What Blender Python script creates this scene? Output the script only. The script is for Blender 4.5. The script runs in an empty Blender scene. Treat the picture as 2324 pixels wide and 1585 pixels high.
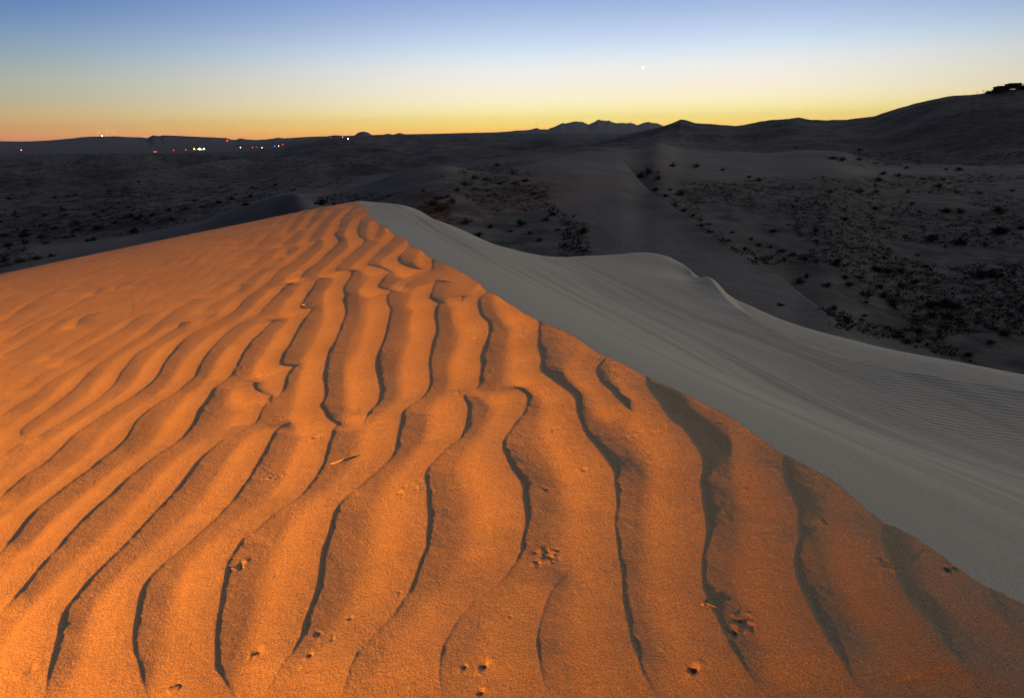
import bpy, math, random
import numpy as np
from mathutils import Vector, Matrix

random.seed(7)
RNG = np.random.RandomState(11)
sc = bpy.context.scene
COL = sc.collection

# ------------------------------------------------------------------ camera
EYE = 1.6                                   # camera height over the sand
W0, H0, F0 = 2324.0, 1585.0, 1549.0         # pixel frame used for all measurements
PITCH = math.radians(17.63)
ROLL = math.radians(-1.0)
cam = bpy.data.cameras.new("Camera")
cam.sensor_width = 36.0
cam.lens = 36.0 * F0 / W0
cam.clip_start = 0.05
cam.clip_end = 200000.0
co = bpy.data.objects.new("Camera", cam)
COL.objects.link(co)
_fwd = Vector((0, math.cos(PITCH), -math.sin(PITCH)))
_right = Vector((1, 0, 0)); _up = _right.cross(_fwd)
_r2 = _right * math.cos(ROLL) + _up * math.sin(ROLL)      # horizon drops to the left
_u2 = -_right * math.sin(ROLL) + _up * math.cos(ROLL)
M3 = Matrix((_r2, _u2, -_fwd)).transposed()
co.matrix_world = Matrix.Translation((0, 0, EYE)) @ M3.to_4x4()
sc.camera = co
R3 = np.array([list(_r2), list(_u2), list(_fwd)])         # rows: right, up, forward


def ray(px, py):
    """direction of a measured point: (X, Y, Z) world, not normalised"""
    px = np.asarray(px, float); py = np.asarray(py, float)
    a = px - W0 / 2; b = H0 / 2 - py; c = np.full_like(a, F0)
    return a[..., None] * R3[0] + b[..., None] * R3[1] + c[..., None] * R3[2]


def aztan(px, py):
    d = ray(px, py)
    return np.arctan2(d[..., 0], d[..., 1]), d[..., 2] / np.hypot(d[..., 0], d[..., 1])


def project(x, y, z):
    """z relative to the eye"""
    P = np.stack([x, y, z], -1) @ R3.T
    return W0 / 2 + F0 * P[..., 0] / P[..., 2], H0 / 2 - F0 * P[..., 1] / P[..., 2]


# ------------------------------------------------------------------ world (dusk afterglow)
GLOW_AZ = math.radians(9.0)                 # the sun has set a little right of the view axis
w = bpy.data.worlds.new("World"); sc.world = w; w.use_nodes = True
nt = w.node_tree; nt.nodes.clear()
N = nt.nodes.new; Lk = nt.links.new
out = N('ShaderNodeOutputWorld'); bg = N('ShaderNodeBackground'); Lk(bg.outputs[0], out.inputs[0])
tc = N('ShaderNodeTexCoord')
sep = N('ShaderNodeSeparateXYZ'); Lk(tc.outputs['Generated'], sep.inputs[0])


def math_node(op, a, b=None, c=None, tree=None):
    n = (tree or nt).nodes.new('ShaderNodeMath'); n.operation = op
    for i, v in enumerate((a, b, c)):
        if v is None: continue
        if isinstance(v, (int, float)): n.inputs[i].default_value = v
        else: (tree or nt).links.new(v, n.inputs[i])
    return n.outputs[0]


def srgb(r, g, b):
    f = lambda v: (v / 255 / 12.92) if v / 255 <= .04045 else ((v / 255 + .055) / 1.055) ** 2.4
    return (f(r), f(g), f(b), 1)


def ramp(tree, fac, stops, interp='B_SPLINE'):
    n = tree.nodes.new('ShaderNodeValToRGB'); tree.links.new(fac, n.inputs[0])
    cr = n.color_ramp; cr.interpolation = interp
    cr.elements[0].position = stops[0][0]; cr.elements[0].color = stops[0][1]
    cr.elements[1].position = stops[-1][0]; cr.elements[1].color = stops[-1][1]
    for p, c in stops[1:-1]:
        e = cr.elements.new(p); e.color = c
    return n.outputs[0]


elev = math_node('ARCSINE', sep.outputs[2])                       # radians
e01 = math_node('MULTIPLY', elev, 180 / math.pi / 60)             # 0..1 for 0..60 degrees
# towards the afterglow
glow = ramp(nt, e01, [(0.0000, srgb(250, 188, 84)), (0.0042, srgb(254, 203, 94)), (0.0108, srgb(255, 222, 112)), (0.0217, srgb(255, 238, 152)), (0.0383, srgb(254, 242, 200)), (0.0600, srgb(250, 242, 225)), (0.0817, srgb(238, 240, 240)), (0.0975, srgb(216, 232, 245)), (0.1183, srgb(195, 213, 242)), (0.1408, srgb(172, 195, 230)), (0.1633, srgb(150, 175, 225)), (0.2000, srgb(140, 165, 218)), (0.2667, srgb(118, 146, 198)), (0.4500, srgb(66, 84, 128)), (1.0000, srgb(46, 54, 76))], 'LINEAR')
# away from it, to the side
side = ramp(nt, e01, [(0.0000, srgb(200, 128, 80)), (0.0050, srgb(215, 140, 88)), (0.0133, srgb(212, 156, 90)), (0.0283, srgb(196, 165, 115)), (0.0450, srgb(175, 168, 140)), (0.0650, srgb(163, 170, 156)), (0.0867, srgb(140, 160, 170)), (0.1083, srgb(120, 148, 178)), (0.1300, srgb(98, 132, 178)), (0.1408, srgb(88, 125, 178)), (0.1733, srgb(72, 110, 175)), (0.2167, srgb(80, 115, 180)), (0.3000, srgb(74, 102, 158)), (0.4500, srgb(54, 70, 108)), (1.0000, srgb(46, 54, 76))], 'LINEAR')
# behind the camera: plain blue dusk
back = ramp(nt, e01, [(0.0000, srgb(70, 66, 76)), (0.1000, srgb(70, 72, 88)), (0.3000, srgb(56, 64, 88)), (1.0000, srgb(46, 54, 76))], 'LINEAR')
hlen = math_node('SQRT', math_node('ADD', math_node('MULTIPLY', sep.outputs[0], sep.outputs[0]),
                                   math_node('MULTIPLY', sep.outputs[1], sep.outputs[1])))
dot = math_node('DIVIDE', math_node('ADD', math_node('MULTIPLY', sep.outputs[0], math.sin(GLOW_AZ)),
                                    math_node('MULTIPLY', sep.outputs[1], math.cos(GLOW_AZ))),
                math_node('MAXIMUM', hlen, 1e-4))
ang = math_node('MULTIPLY', math_node('ARCCOSINE', math_node('MINIMUM', math_node('MAXIMUM', dot, -1), 1)), 180 / math.pi)


def mapr(v, a, b):
    n = N('ShaderNodeMapRange'); n.interpolation_type = 'SMOOTHSTEP'
    Lk(v, n.inputs[0]); n.inputs[1].default_value = a; n.inputs[2].default_value = b
    return n.outputs[0]


def mixc(f, a, b):
    n = N('ShaderNodeMix'); n.data_type = 'RGBA'; Lk(f, n.inputs[0]); Lk(a, n.inputs[6]); Lk(b, n.inputs[7])
    return n.outputs[2]


sky = mixc(mapr(ang, 6, 52), glow, side)
sky = mixc(mapr(ang, 60, 125), sky, back)
Lk(sky, bg.inputs[0])
# the air near the horizon glows a little more than the ramp can hold
Lk(math_node('ADD', 1.0, math_node('MULTIPLY', math_node('EXPONENT', math_node('MULTIPLY', math_node('ABSOLUTE', elev), -180 / math.pi / 2.2)), .42)), bg.inputs[1])

# ------------------------------------------------------------------ exposure
sc.view_settings.view_transform = 'Standard'; sc.view_settings.look = 'None'
sc.view_settings.gamma = 1.0; sc.view_settings.exposure = 0.0
sc.view_settings.use_curve_mapping = False
sc.render.engine = 'CYCLES'

# ------------------------------------------------------------------ the warm camp lamp that rakes the dune
# (a lamp standing off to the left, behind the photographer)
def camp_lamp(pos, target, watts, color, cone, blend, radius):
    l = bpy.data.lights.new("work_lamp", 'SPOT'); l.energy = watts; l.color = color
    l.spot_size = cone; l.spot_blend = blend; l.shadow_soft_size = radius
    o = bpy.data.objects.new("work_lamp", l); COL.objects.link(o)
    o.location = pos
    o.rotation_euler = (Vector(target) - Vector(pos)).to_track_quat('-Z', 'Y').to_euler()
    return o


camp_lamp((-13.9, -9.2, 2.1), (-4.3, 8.2, -0.9), 70000, (1.0, 0.33, 0.042), math.radians(56), 0.62, 0.30)

# the last broad light of the afterglow, low on the right
sl = bpy.data.lights.new("afterglow", 'SUN'); sl.energy = 1.3; sl.angle = math.radians(70); sl.color = (1.0, .97, .86)
so = bpy.data.objects.new("afterglow", sl); COL.objects.link(so)
SUN_AZ = math.radians(60); SUN_EL = math.radians(13)
so.rotation_euler = Vector((-math.sin(SUN_AZ) * math.cos(SUN_EL), -math.cos(SUN_AZ) * math.cos(SUN_EL), -math.sin(SUN_EL))).to_track_quat('-Z', 'Y').to_euler()


# ================================================================== numeric helpers
def hash2(ix, iy, seed):
    h = (ix.astype(np.int64) * 374761393 + iy.astype(np.int64) * 668265263 + seed * 974634777) & 0xFFFFFFFF
    h = ((h ^ (h >> 13)) * 1274126177) & 0xFFFFFFFF
    h = h ^ (h >> 16)
    return (h & 0xFFFFFF).astype(np.float32) / 0xFFFFFF


def vnoise(x, y, seed=0):
    ix = np.floor(x); iy = np.floor(y)
    fx = (x - ix).astype(np.float32); fy = (y - iy).astype(np.float32)
    fx = fx * fx * fx * (fx * (fx * 6 - 15) + 10); fy = fy * fy * fy * (fy * (fy * 6 - 15) + 10)
    a = hash2(ix, iy, seed); b = hash2(ix + 1, iy, seed); c = hash2(ix, iy + 1, seed); d = hash2(ix + 1, iy + 1, seed)
    return (a + (b - a) * fx + (c - a) * fy + (a - b - c + d) * fx * fy) * 2 - 1


def fbm(x, y, seed=0, octv=4, gain=.5):
    s = 0; a = 1.0; t = 0
    for k in range(octv):
        s = s + a * vnoise(x * (2 ** k) + 13.7 * k, y * (2 ** k) - 7.1 * k, seed + k); t += a; a *= gain
    return s / t


def sstep(a, b, x):
    t = np.clip((x - a) / (b - a), 0, 1); return t * t * (3 - 2 * t)


def make_mesh(name, co3, faces, smooth=True):
    me = bpy.data.meshes.new(name)
    co3 = np.ascontiguousarray(co3, np.float32); faces = np.ascontiguousarray(faces, np.int32)
    me.vertices.add(len(co3)); me.vertices.foreach_set('co', co3.ravel())
    k = faces.shape[1]
    me.loops.add(faces.size); me.loops.foreach_set('vertex_index', faces.ravel())
    me.polygons.add(len(faces)); me.polygons.foreach_set('loop_start', np.arange(0, faces.size, k, dtype=np.int32))
    me.polygons.foreach_set('use_smooth', np.full(len(faces), smooth, dtype=bool))
    me.update(calc_edges=True)
    return me


def grid_faces(nr, nc, closed=False):
    i = np.arange(nr - 1)[:, None]; j = np.arange(nc if closed else nc - 1)[None, :]
    a = i * nc + j; b = i * nc + (j + 1) % nc; c = (i + 1) * nc + (j + 1) % nc; d = (i + 1) * nc + j
    return np.stack([a, b, c, d], -1).reshape(-1, 4)


def attr(me, name, data, typ='FLOAT'):
    a = me.attributes.new(name, typ, 'POINT')
    key = 'value' if typ == 'FLOAT' else 'vector'
    a.data.foreach_set(key, np.ascontiguousarray(data, np.float32).ravel())


def link(name, me, mat=None, parent=None, **props):
    o = bpy.data.objects.new(name, me); COL.objects.link(o)
    if mat and me: me.materials.append(mat)
    if parent: o.parent = parent
    for k, v in props.items(): o[k] = v
    return o


# ================================================================== the near dune
# lee surface of the crest: plan of the brink, from measured points
RZ = -1.50                                   # brink height against the eye


def at_z(px, py, z):
    d = ray(px, py); s = z / d[..., 2]
    return np.stack([d[..., 0] * s, d[..., 1] * s, d[..., 2] * s], -1)


ridge_px = [(2600, 1545), (2324, 1362), (2200, 1288), (2000, 1160), (1850, 1062), (1740, 992), (1640, 935), (1540, 885), (1440, 832),
            (1360, 795), (1290, 755), (1190, 702), (1110, 655), (1060, 625), (985, 585), (930, 548), (880, 515), (840, 490), (808, 463)]


def ridge_z(i):
    return RZ


ridge = np.array([at_z(np.array(float(x)), np.array(float(y)), RZ) for x, y in ridge_px])
RD = ridge[-1, :2] - ridge[1, :2]; RD /= np.linalg.norm(RD)           # along the crest, away from us
RN = np.array([RD[1], -RD[0]])                                        # to the lee side (right)
R0 = ridge[1, :2]


def sv(x, y):
    return (x - R0[0]) * RD[0] + (y - R0[1]) * RD[1], (x - R0[0]) * RN[0] + (y - R0[1]) * RN[1]


S_APEX = float(sv(*ridge[-1, :2])[0])


def z_stoss(x, y):
    s, v = sv(x, y); u = -v
    up = np.maximum(u, 0)
    z = RZ - 0.1407 * u - 0.00492 * up ** 2 / (1 + .2025 * up)
    z = z + .165 * np.where(u > 0, u * np.exp(-up / 1.25), u) * (1 - sstep(.6, 4.4, s))
    over = np.logaddexp(0, (s - (S_APEX + .748 + .0254 * up)) / .8) * .8
    return z - 0.0923 * over - .01216 * np.minimum(over, 12) ** 2 - .35 * np.maximum(over - 12, 0)


# thin plate fit of the lee side
def tps_fit(P, Z):
    n = len(P); d = np.linalg.norm(P[:, None] - P[None], axis=2)
    K = np.where(d > 0, d * d * np.log(np.maximum(d, 1e-9)), 0) + np.eye(n) * 1e-4
    A = np.zeros((n + 3, n + 3)); A[:n, :n] = K; A[:n, n] = 1; A[:n, n + 1:] = P; A[n, :n] = 1; A[n + 1:, :n] = P.T
    b = np.zeros(n + 3); b[:n] = Z
    return np.linalg.solve(A, b)


def tps_eval(cf, P, x, y):
    n = len(P); z = cf[n] + cf[n + 1] * x + cf[n + 2] * y
    for i in range(n):
        d2 = (x - P[i, 0]) ** 2 + (y - P[i, 1]) ** 2 + 1e-12
        z = z + cf[i] * .5 * d2 * np.log(d2)
    return z


edge_px = [(850, 459, -1.58), (940, 473, -1.72), (1040, 518, -2.02), (1130, 558, -2.35), (1200, 577, -2.6), (1300, 585, -2.85), (1400, 583, -3.0),
           (1490, 583, -3.0), (1535, 600, -3.0), (1578, 628, -3.0), (1612, 622, -2.95), (1700, 663, -3.05), (1760, 693, -3.1), (1900, 740, -3.2),
           (2100, 795, -3.25), (2324, 838, -3.3), (2600, 895, -3.4)]
mid_px = [(1650, 690, -2.95), (1720, 740, -2.9), (1800, 782, -2.87), (1900, 822, -2.85), (2050, 858, -2.85), (2324, 905, -2.9)]
dip_px = [(1600, 660, -2.95), (1560, 640, -2.95)]
low_px = [(1400, 690, -2.5), (1600, 790, -2.55), (1800, 900, -2.6), (2000, 980, -2.62), (2324, 1060, -2.66), (2100, 930, -2.8)]
P = []; Z = []
for q in ridge[::1]:
    P.append(q[:2]); Z.append(q[2])
for q in ridge[::3]:
    P.append(q[:2] - RN * 1.2); Z.append(q[2] + .22)
for (x, y, z) in edge_px:
    q = at_z(np.array(float(x)), np.array(float(y)), z); P.append(q[:2]); Z.append(q[2])
    r = np.hypot(*q[:2]); t = q[2] / r; dr = q[:2] / r
    for d_, k in ((1.6, .22), (6.0, 2.3)):
        P.append(q[:2] + dr * d_); Z.append(t * (r + d_) - k)
for (x, y, z) in mid_px + low_px:
    q = at_z(np.array(float(x)), np.array(float(y)), z); P.append(q[:2]); Z.append(q[2])
P = np.array(P); Z = np.array(Z)
CF = tps_fit(P, Z)


def z_lee(x, y):
    return tps_eval(CF, P, x, y)


# ---- ripple crests, read off the photograph; each runs away -> near, lee side on its right
CR = dict(A=(0, 1800, 3.0987), B=(650, 1800, 3.0987), C=(1300, 1800, 3.0987), D=(1950, 1800, 3.0987), E=(2628, 1800, 3.0987),
          F=(2100, 1300, 3.0987), G=(0, 1300, 3.0987), H=(700, 1300, 3.0987), I=(1400, 1300, 3.0987),
          J=(0, 900, 3.8733), K=(500, 900, 3.8733), L=(1000, 900, 3.8733), M=(1500, 900, 3.8733), N=(800, 620, 3.8733),
          P=(600, 620, 1.937), S=(0, 0, 1.0), V=(0, 0, 0.68798))
LINES = [
 (1.0, "N 1640 370 1530 420 1500 480 1470 590 1500 660 1560 710 1500 790 1400 880 1280 980 1200 1070 1192 1095 1290 1100 1385 1105 1390 1160 1340 1240 1290 1320 1305 1400 L 540 340 515 400 545 500 545 580 510 670 470 790 420 900 340 1060 300 1200 260 1380 275 1500 H 1155 0 1145 100 1115 180 1160 250 1180 300 1240 350 1290 385 1245 430 1200 560 1160 700 1145 770 1080 880 1000 1000 920 1100 800 1190 600 1330 430 1490 B 490 0 380 150 310 250 290 350 270 480 245 620 225 800 210 1000 200 1150 195 1350 250 1430 330 1540 420 1700"),
 (1.0, "L 1800 110 1730 130 1680 190 1640 290 1620 370 1670 425 1725 455 1700 500 1675 600 1695 720 1690 830 1645 980 1625 1100 1610 1250 1620 1400 1610 1540 H 2150 90 2000 200 1945 260 1930 350 1900 500 1870 660 1780 780 1650 900 1500 1030 1380 1130 1300 1220 1240 1330 1190 1500 B 1330 0 1290 140 1260 330 1235 480 1180 680 1110 870 1070 1040 1000 1180 900 1290 780 1450 700 1560 600 1700"),
 (1.0, "N 1975 560 1960 640 1900 720 1800 810 1700 900 1600 1010 1700 1042 1820 1080 1890 1115 1830 1160 1760 1270 1745 1315 1830 1345 1905 1360 1850 1440 L 1070 370 1085 450 1120 510 1110 570 1090 680 1060 820 1010 970 965 1080 945 1190 935 1290 950 1400 985 1540 H 1720 0 1715 80 1690 160 1620 240 1560 330 1520 420"),
 (1.0, "N 2180 755 2080 840 2000 920 1995 980 2050 1030 2200 1080 P 1590 547"),
 (0.9, "P 1612 440 1600 500 1592 545 1520 590 1440 640 1380 690"),
 (1.0, "N 1410 290 1330 370 1270 440 1230 550 1180 630 1225 690 1230 730 1150 820 1050 910 950 1000 830 1090 750 1175 680 1230"),
 (0.9, "N 640 1230 600 1260 540 1320 K 1730 180 1640 290 1540 390 1440 490 1370 570 1200 660 1030 770 900 880 780 1000 690 1120 620 1240 550 1380 430 1490 G 1830 10 1700 90 1560 180 1400 320 1330 430 1280 520 1160 640 1040 730 900 850 780 940 650 1040 530 1140 400 1240 230 1420 120 1560 A 0 150 -120 290"),
 (1.0, "N 1060 1150 1000 1190 940 1240 890 1330 840 1390 790 1480 K 1905 480 1960 500 2050 508 1990 590 1900 720 1820 870 1760 1000 1690 1090 1640 1220 1655 1245 1740 1255 1820 1262 1760 1330 1720 1430 1690 1549 H 690 60 630 140"),
 (0.9, "K 1450 1380 1400 1395 1320 1440 1305 1480 1330 1549 H 540 45 600 80 570 130 510 200 470 290 440 350 300 440 130 530 30 600 G 2050 730 1950 860 1850 1000 1730 1140 1560 1320 1430 1460 1340 1560 A 1210 150 1050 310 900 470 760 640 660 790 620 950 570 1130 520 1330 470 1560 420 1750"),
 (0.9, "N 1000 670 960 700 920 740 890 780 760 890 650 980 500 1070 420 1140 350 1230 200 1340 60 1450 K 1160 420 1080 520 900 640 650 760 430 900 250 1090 150 1240 60 1400 0 1460 J 1850 1540 G 1330 100 1200 180 950 340 760 470 640 590 430 790 280 880 130 1010 0 1130 -150 1260"),
 (1.0, "K 1680 590 1620 620 1550 660 1430 780 1300 910 1240 990 1170 1080 1110 1200 1050 1330 1020 1380 880 1480 800 1540 G 2130 100 2030 240 1990 350 1920 440 1830 540 1700 630 1540 740 1370 880 1220 1010 1130 1110 980 1240 850 1370 680 1549 A 600 110 460 250 330 400 200 560 100 670 0 760 -150 920"),
 (.85, "H 850 270 760 350 650 440 600 520 540 640 470 760 400 900 300 1050 200 1180 120 1260 0 1390 A 1880 90 1700 240 1560 380 1480 480 1430 620 1400 800 1370 1000 1380 1180 1430 1280 1450 1420 1500 1560 1540 1720"),
 (1.0, "M 470 250 420 300 320 390 300 500 340 620 430 720 415 900 360 1060 325 1180 345 1280 330 1400 310 1500 I 520 10 410 75 440 200 435 300 410 430 370 520 250 620 120 740 20 860 5 940 30 1070 30 1250 40 1330 25 1560 C 330 100 260 250 220 400 160 560 100 650 20 780 B 1900 920 1760 1060 1650 1180 1570 1340 1530 1460 1500 1560 1470 1750"),
 (0.6, "M 170 300 120 335 90 370 100 410 150 435"),
 (1.0, "M 830 420 900 540 980 600 1050 640 1085 700 1065 850 1060 1000 1100 1170 1095 1340 1200 1430 1350 1530 I 1500 60 1550 130 1560 250 1610 390 1650 480 1780 660 1870 800 1930 900 1945 1030 1960 1200 1950 1350 1960 1500 C 2280 150 2310 350 D 300 400 310 650 350 850 380 1050 440 1200 510 1350 640 1560 760 1720"),
 (1.0, "M 730 1440 750 1490 I 940 0 1020 50 1050 120 1020 250 900 400 810 530 800 620 850 740 920 880 990 1010 1010 1150 1030 1300 1035 1430 C 1310 50 1300 150 1260 230 1140 400 950 570 800 690 680 820 580 980 500 1110 470 1250 465 1400 490 1560 520 1720"),
 (1.0, "C 1870 180 1750 350 1660 460 1570 630 1500 830 1455 1050 1470 1220 1510 1420 1560 1560 1640 1720"),
 (1.0, "M 1950 1100 1870 1200 1820 1270 1815 1370 1870 1470 1950 1549 I 1980 120 2080 210 2200 265 2260 290"),
 (1.1, "S 2118 1215 2130 1260 F 130 0 230 150 330 310 480 440 580 580 640 700 670 850 650 1000 670 1200 710 1400 705 1560 D 1130 200 1125 400 1160 620 1240 800 1330 1000 1430 1180 1560 1350 1750 1549 1900 1700"),
 (1.0, "F 1480 570 1500 700 1500 850 1530 1000 1620 1180 1650 1320 1640 1450 D 2125 0 2090 120 2070 300 2100 480 2180 650 E 130 760 220 930 330 1130 450 1290 560 1450 680 1560 800 1720"),
 (0.9, "S 2935 1680 2910 1750 E 850 0 900 150 980 330 1080 550 1220 750 1370 930 1520 1170 1690 1300 1800 1450 1880 1560 1980 1700"),
 (0.8, "S 3240 1880 3270 1980 3330 2080 3400 2180"),
 # finer, flatter ones on the far left
 (0.6, "K 620 330 450 430 320 500 200 590 100 670 0 760 J 1850 830 1650 940 1400 1110 1260 1210 1150 1310 1060 1420 940 1540 G 620 100 480 210 320 320 220 410 230 450 270 500"),
 (0.75, "K 500 620 410 660 350 720 340 745 200 830 0 960 J 1820 1030 1720 1100 1630 1220 1550 1330 1490 1450 1390 1540 G 1000 90 850 190 740 270 540 390 400 480 250 530 130 600 0 690 -150 780"),
 (0.5, "K 900 550 760 600 640 665 640 700"),
 (0.7, "K 1500 -60 1380 10 1280 80 1180 150 1130 190 1165 208 1100 270 1000 320 830 400 700 500 620 560"),
 (0.45, "K 1200 20 1100 70 980 130 860 200 740 270 580 350"),
 (0.5, "J 1900 520 1850 550 1720 640 1600 730 1400 840 1250 930 1100 1010 900 1130 700 1250"),
 (0.45, "J 1300 1060 1150 1150 1000 1230 800 1340 600 1460 520 1540 G 300 80 150 180 0 270 -120 350"),
 (0.4, "J 1450 620 1250 740 1100 830 1000 890 850 990 700 1080 520 1190"),
 (0.55, "J 1200 520 1140 560 1040 620 970 720 950 745"),
 (0.45, "J 880 580 820 610 700 690 600 770 450 850 350 920 200 1010 0 1110 -120 1170"),
 (0.4, "J 1180 310 1000 410 850 490 700 560 400 700 200 830 0 940 -120 1000"),
 (0.4, "J 640 480 500 560 350 650 200 740 60 820"),
 (0.5, "J 1330 195 1250 240 1215 285 1100 345"),
 (0.5, "J 1620 120 1540 170 1490 210 1490 245"),
 (0.35, "J 1200 100 1060 160 900 240 760 310"),
 (0.4, "J 860 170 700 240 550 320 350 440 150 590 0 680 -100 740"),
 (0.35, "J 420 190 200 300 0 390 -100 430"),
 (0.35, "J 330 150 150 235 0 310"),
 (0.4, "J 2050 5 1900 80 1750 170 1650 230"),
 (0.35, "J 1760 0 1600 60 1480 120 1380 170"),
 (0.35, "J 760 1200 500 1350 280 1520 G 60 45 0 80"),
 (0.35, "J 480 1040 300 1150 150 1240 0 1340"),
 (0.7, "N 1250 200 1170 280 1150 345"),
 (0.8, "N 1180 330 1090 400 1020 470 950 560 870 680 820 740"),
 (0.8, "N 1030 250 960 310 900 400 830 510 790 560"),
 (0.6, "N 790 540 690 600 640 660 540 730 470 780"),
 (0.6, "N 830 290 750 350 680 440 600 550 540 610"),
 (0.5, "N 640 360 520 430 430 490"), (0.45, "N 420 430 300 480 220 520 120 570"),
 (0.45, "N 470 550 360 600 230 720 130 790"), (0.45, "N 390 800 350 830 260 890 180 960 80 1040"),
 (0.55, "N 690 755 650 770 600 810 565 865 600 875 655 872"), (0.4, "N 150 600 60 680 0 730 -80 790"),
 (0.4, "N 260 520 150 560 30 640 -100 720"), (0.35, "N 80 520 0 560 -120 620"), (0.35, "N 120 780 0 850 -120 930"),
 (0.35, "N -40 620 -160 690 -300 780"), (0.35, "N 0 480 -150 550 -300 620"), (0.4, "N 480 920 520 890 420 960 330 1020"),
 (0.35, "N -100 560 -260 640 -420 720"), (0.3, "N -260 540 -420 610 -560 680"), (0.3, "N -500 620 -700 720"),
 (0.8, "N 1760 480 1740 570 1700 660 1660 700"),
 (0.5, "N 1520 290 1450 330 1420 360"), (0.4, "N 1330 215 1290 250"),
]


def parse(s):
    pts = []; o = None; tok = s.split(); i = 0
    while i < len(tok):
        if tok[i] in CR: o = CR[tok[i]]; i += 1; continue
        pts.append((o[0] + float(tok[i]) / o[2], o[1] + float(tok[i + 1]) / o[2])); i += 2
    return np.array(pts) * (W0 / 3378.0)


def hit(px, py, zf, r0=.8, r1=40, n=900):
    """first meeting of a sight line with a height function (heights against the eye)"""
    d = ray(np.array(float(px)), np.array(float(py))); h = np.hypot(d[0], d[1]); rr = np.geomspace(r0, r1, n)
    x = d[0] / h * rr; y = d[1] / h * rr; z = d[2] / h * rr
    g = z - zf(x, y); k = np.argmax(g < 0)
    if not (g < 0).any(): return None
    if k == 0: return x[0], y[0]
    t = g[k - 1] / (g[k - 1] - g[k]); return x[k - 1] + (x[k] - x[k - 1]) * t, y[k - 1] + (y[k] - y[k - 1]) * t


def catmull(p, step):
    p = np.vstack([2 * p[0] - p[1], p, 2 * p[-1] - p[-2]]); outp = []
    for i in range(1, len(p) - 2):
        a, b, c, d = p[i - 1], p[i], p[i + 1], p[i + 2]; n = max(1, int(np.linalg.norm(c - b) / step))
        t = (np.arange(n) / n)[:, None]
        outp.append(.5 * (2 * b + (c - a) * t + (2 * a - 5 * b + 4 * c - d) * t * t + (3 * b - a - 3 * c + d) * t ** 3))
    outp.append(p[-2][None]); return np.vstack(outp)


crests = []
for amp, s in LINES:
    q = []
    for px, py in parse(s):
        h = hit(px, py, z_stoss)
        if h is not None and math.hypot(*h) < 24: q.append(h)
    if len(q) < 2: continue
    q = np.array(q)
    keep = [0]
    for i in range(1, len(q)):
        if np.linalg.norm(q[i] - q[keep[-1]]) > .015: keep.append(i)
    q = q[keep]
    if len(q) < 2: continue
    at_brink = sv(*q[0])[1] > -.32
    if at_brink: q = np.vstack([q[0] + (q[0] - q[1]) / (np.linalg.norm(q[0] - q[1]) + 1e-9) * .35, q])
    c = catmull(q, .035)
    L = np.concatenate([[0], np.cumsum(np.linalg.norm(np.diff(c, axis=0), axis=1))])
    wob = .008 * fbm(L * 5, np.full_like(L, amp * 31 + len(crests) * 7.3), 5, 3)
    tn = np.gradient(c, axis=0); tn /= np.linalg.norm(tn, axis=1)[:, None] + 1e-9
    c = c + np.stack([tn[:, 1], -tn[:, 0]], -1) * wob[:, None]
    crests.append((amp, c, L, at_brink))

# ---- polar mesh about the eye's plan position, denser where it is close
fine = np.arange(-45.5, 45.51, 0.075)
coarse = np.arange(45.5 + 1.2, 360 - 45.5 - .6, 1.2)
AZ = np.radians(np.concatenate([fine, coarse]))
rr = [0.25]
while rr[-1] < 1.15: rr.append(rr[-1] + .04)
while rr[-1] < 19.0: rr.append(rr[-1] + min(.0042 + .0009 * max(0, rr[-1] - 1.2) ** 1.3, .022))
while rr[-1] < 60: rr.append(rr[-1] * 1.018)
RR = np.array(rr); nr, nc = len(RR), len(AZ); nfine = len(fine)
X = (RR[:, None] * np.sin(AZ)[None]).astype(np.float32); Y = (RR[:, None] * np.cos(AZ)[None]).astype(np.float32)
print('dune grid', nr, nc, nr * nc, 'crests', len(crests))

RIP = np.zeros_like(X)
HMAX = 0.044; WS = 0.25


def smax(a, b, k):
    h = np.clip(.5 + .5 * (a - b) / k, 0, 1); return b + (a - b) * h + k * h * (1 - h)


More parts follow.
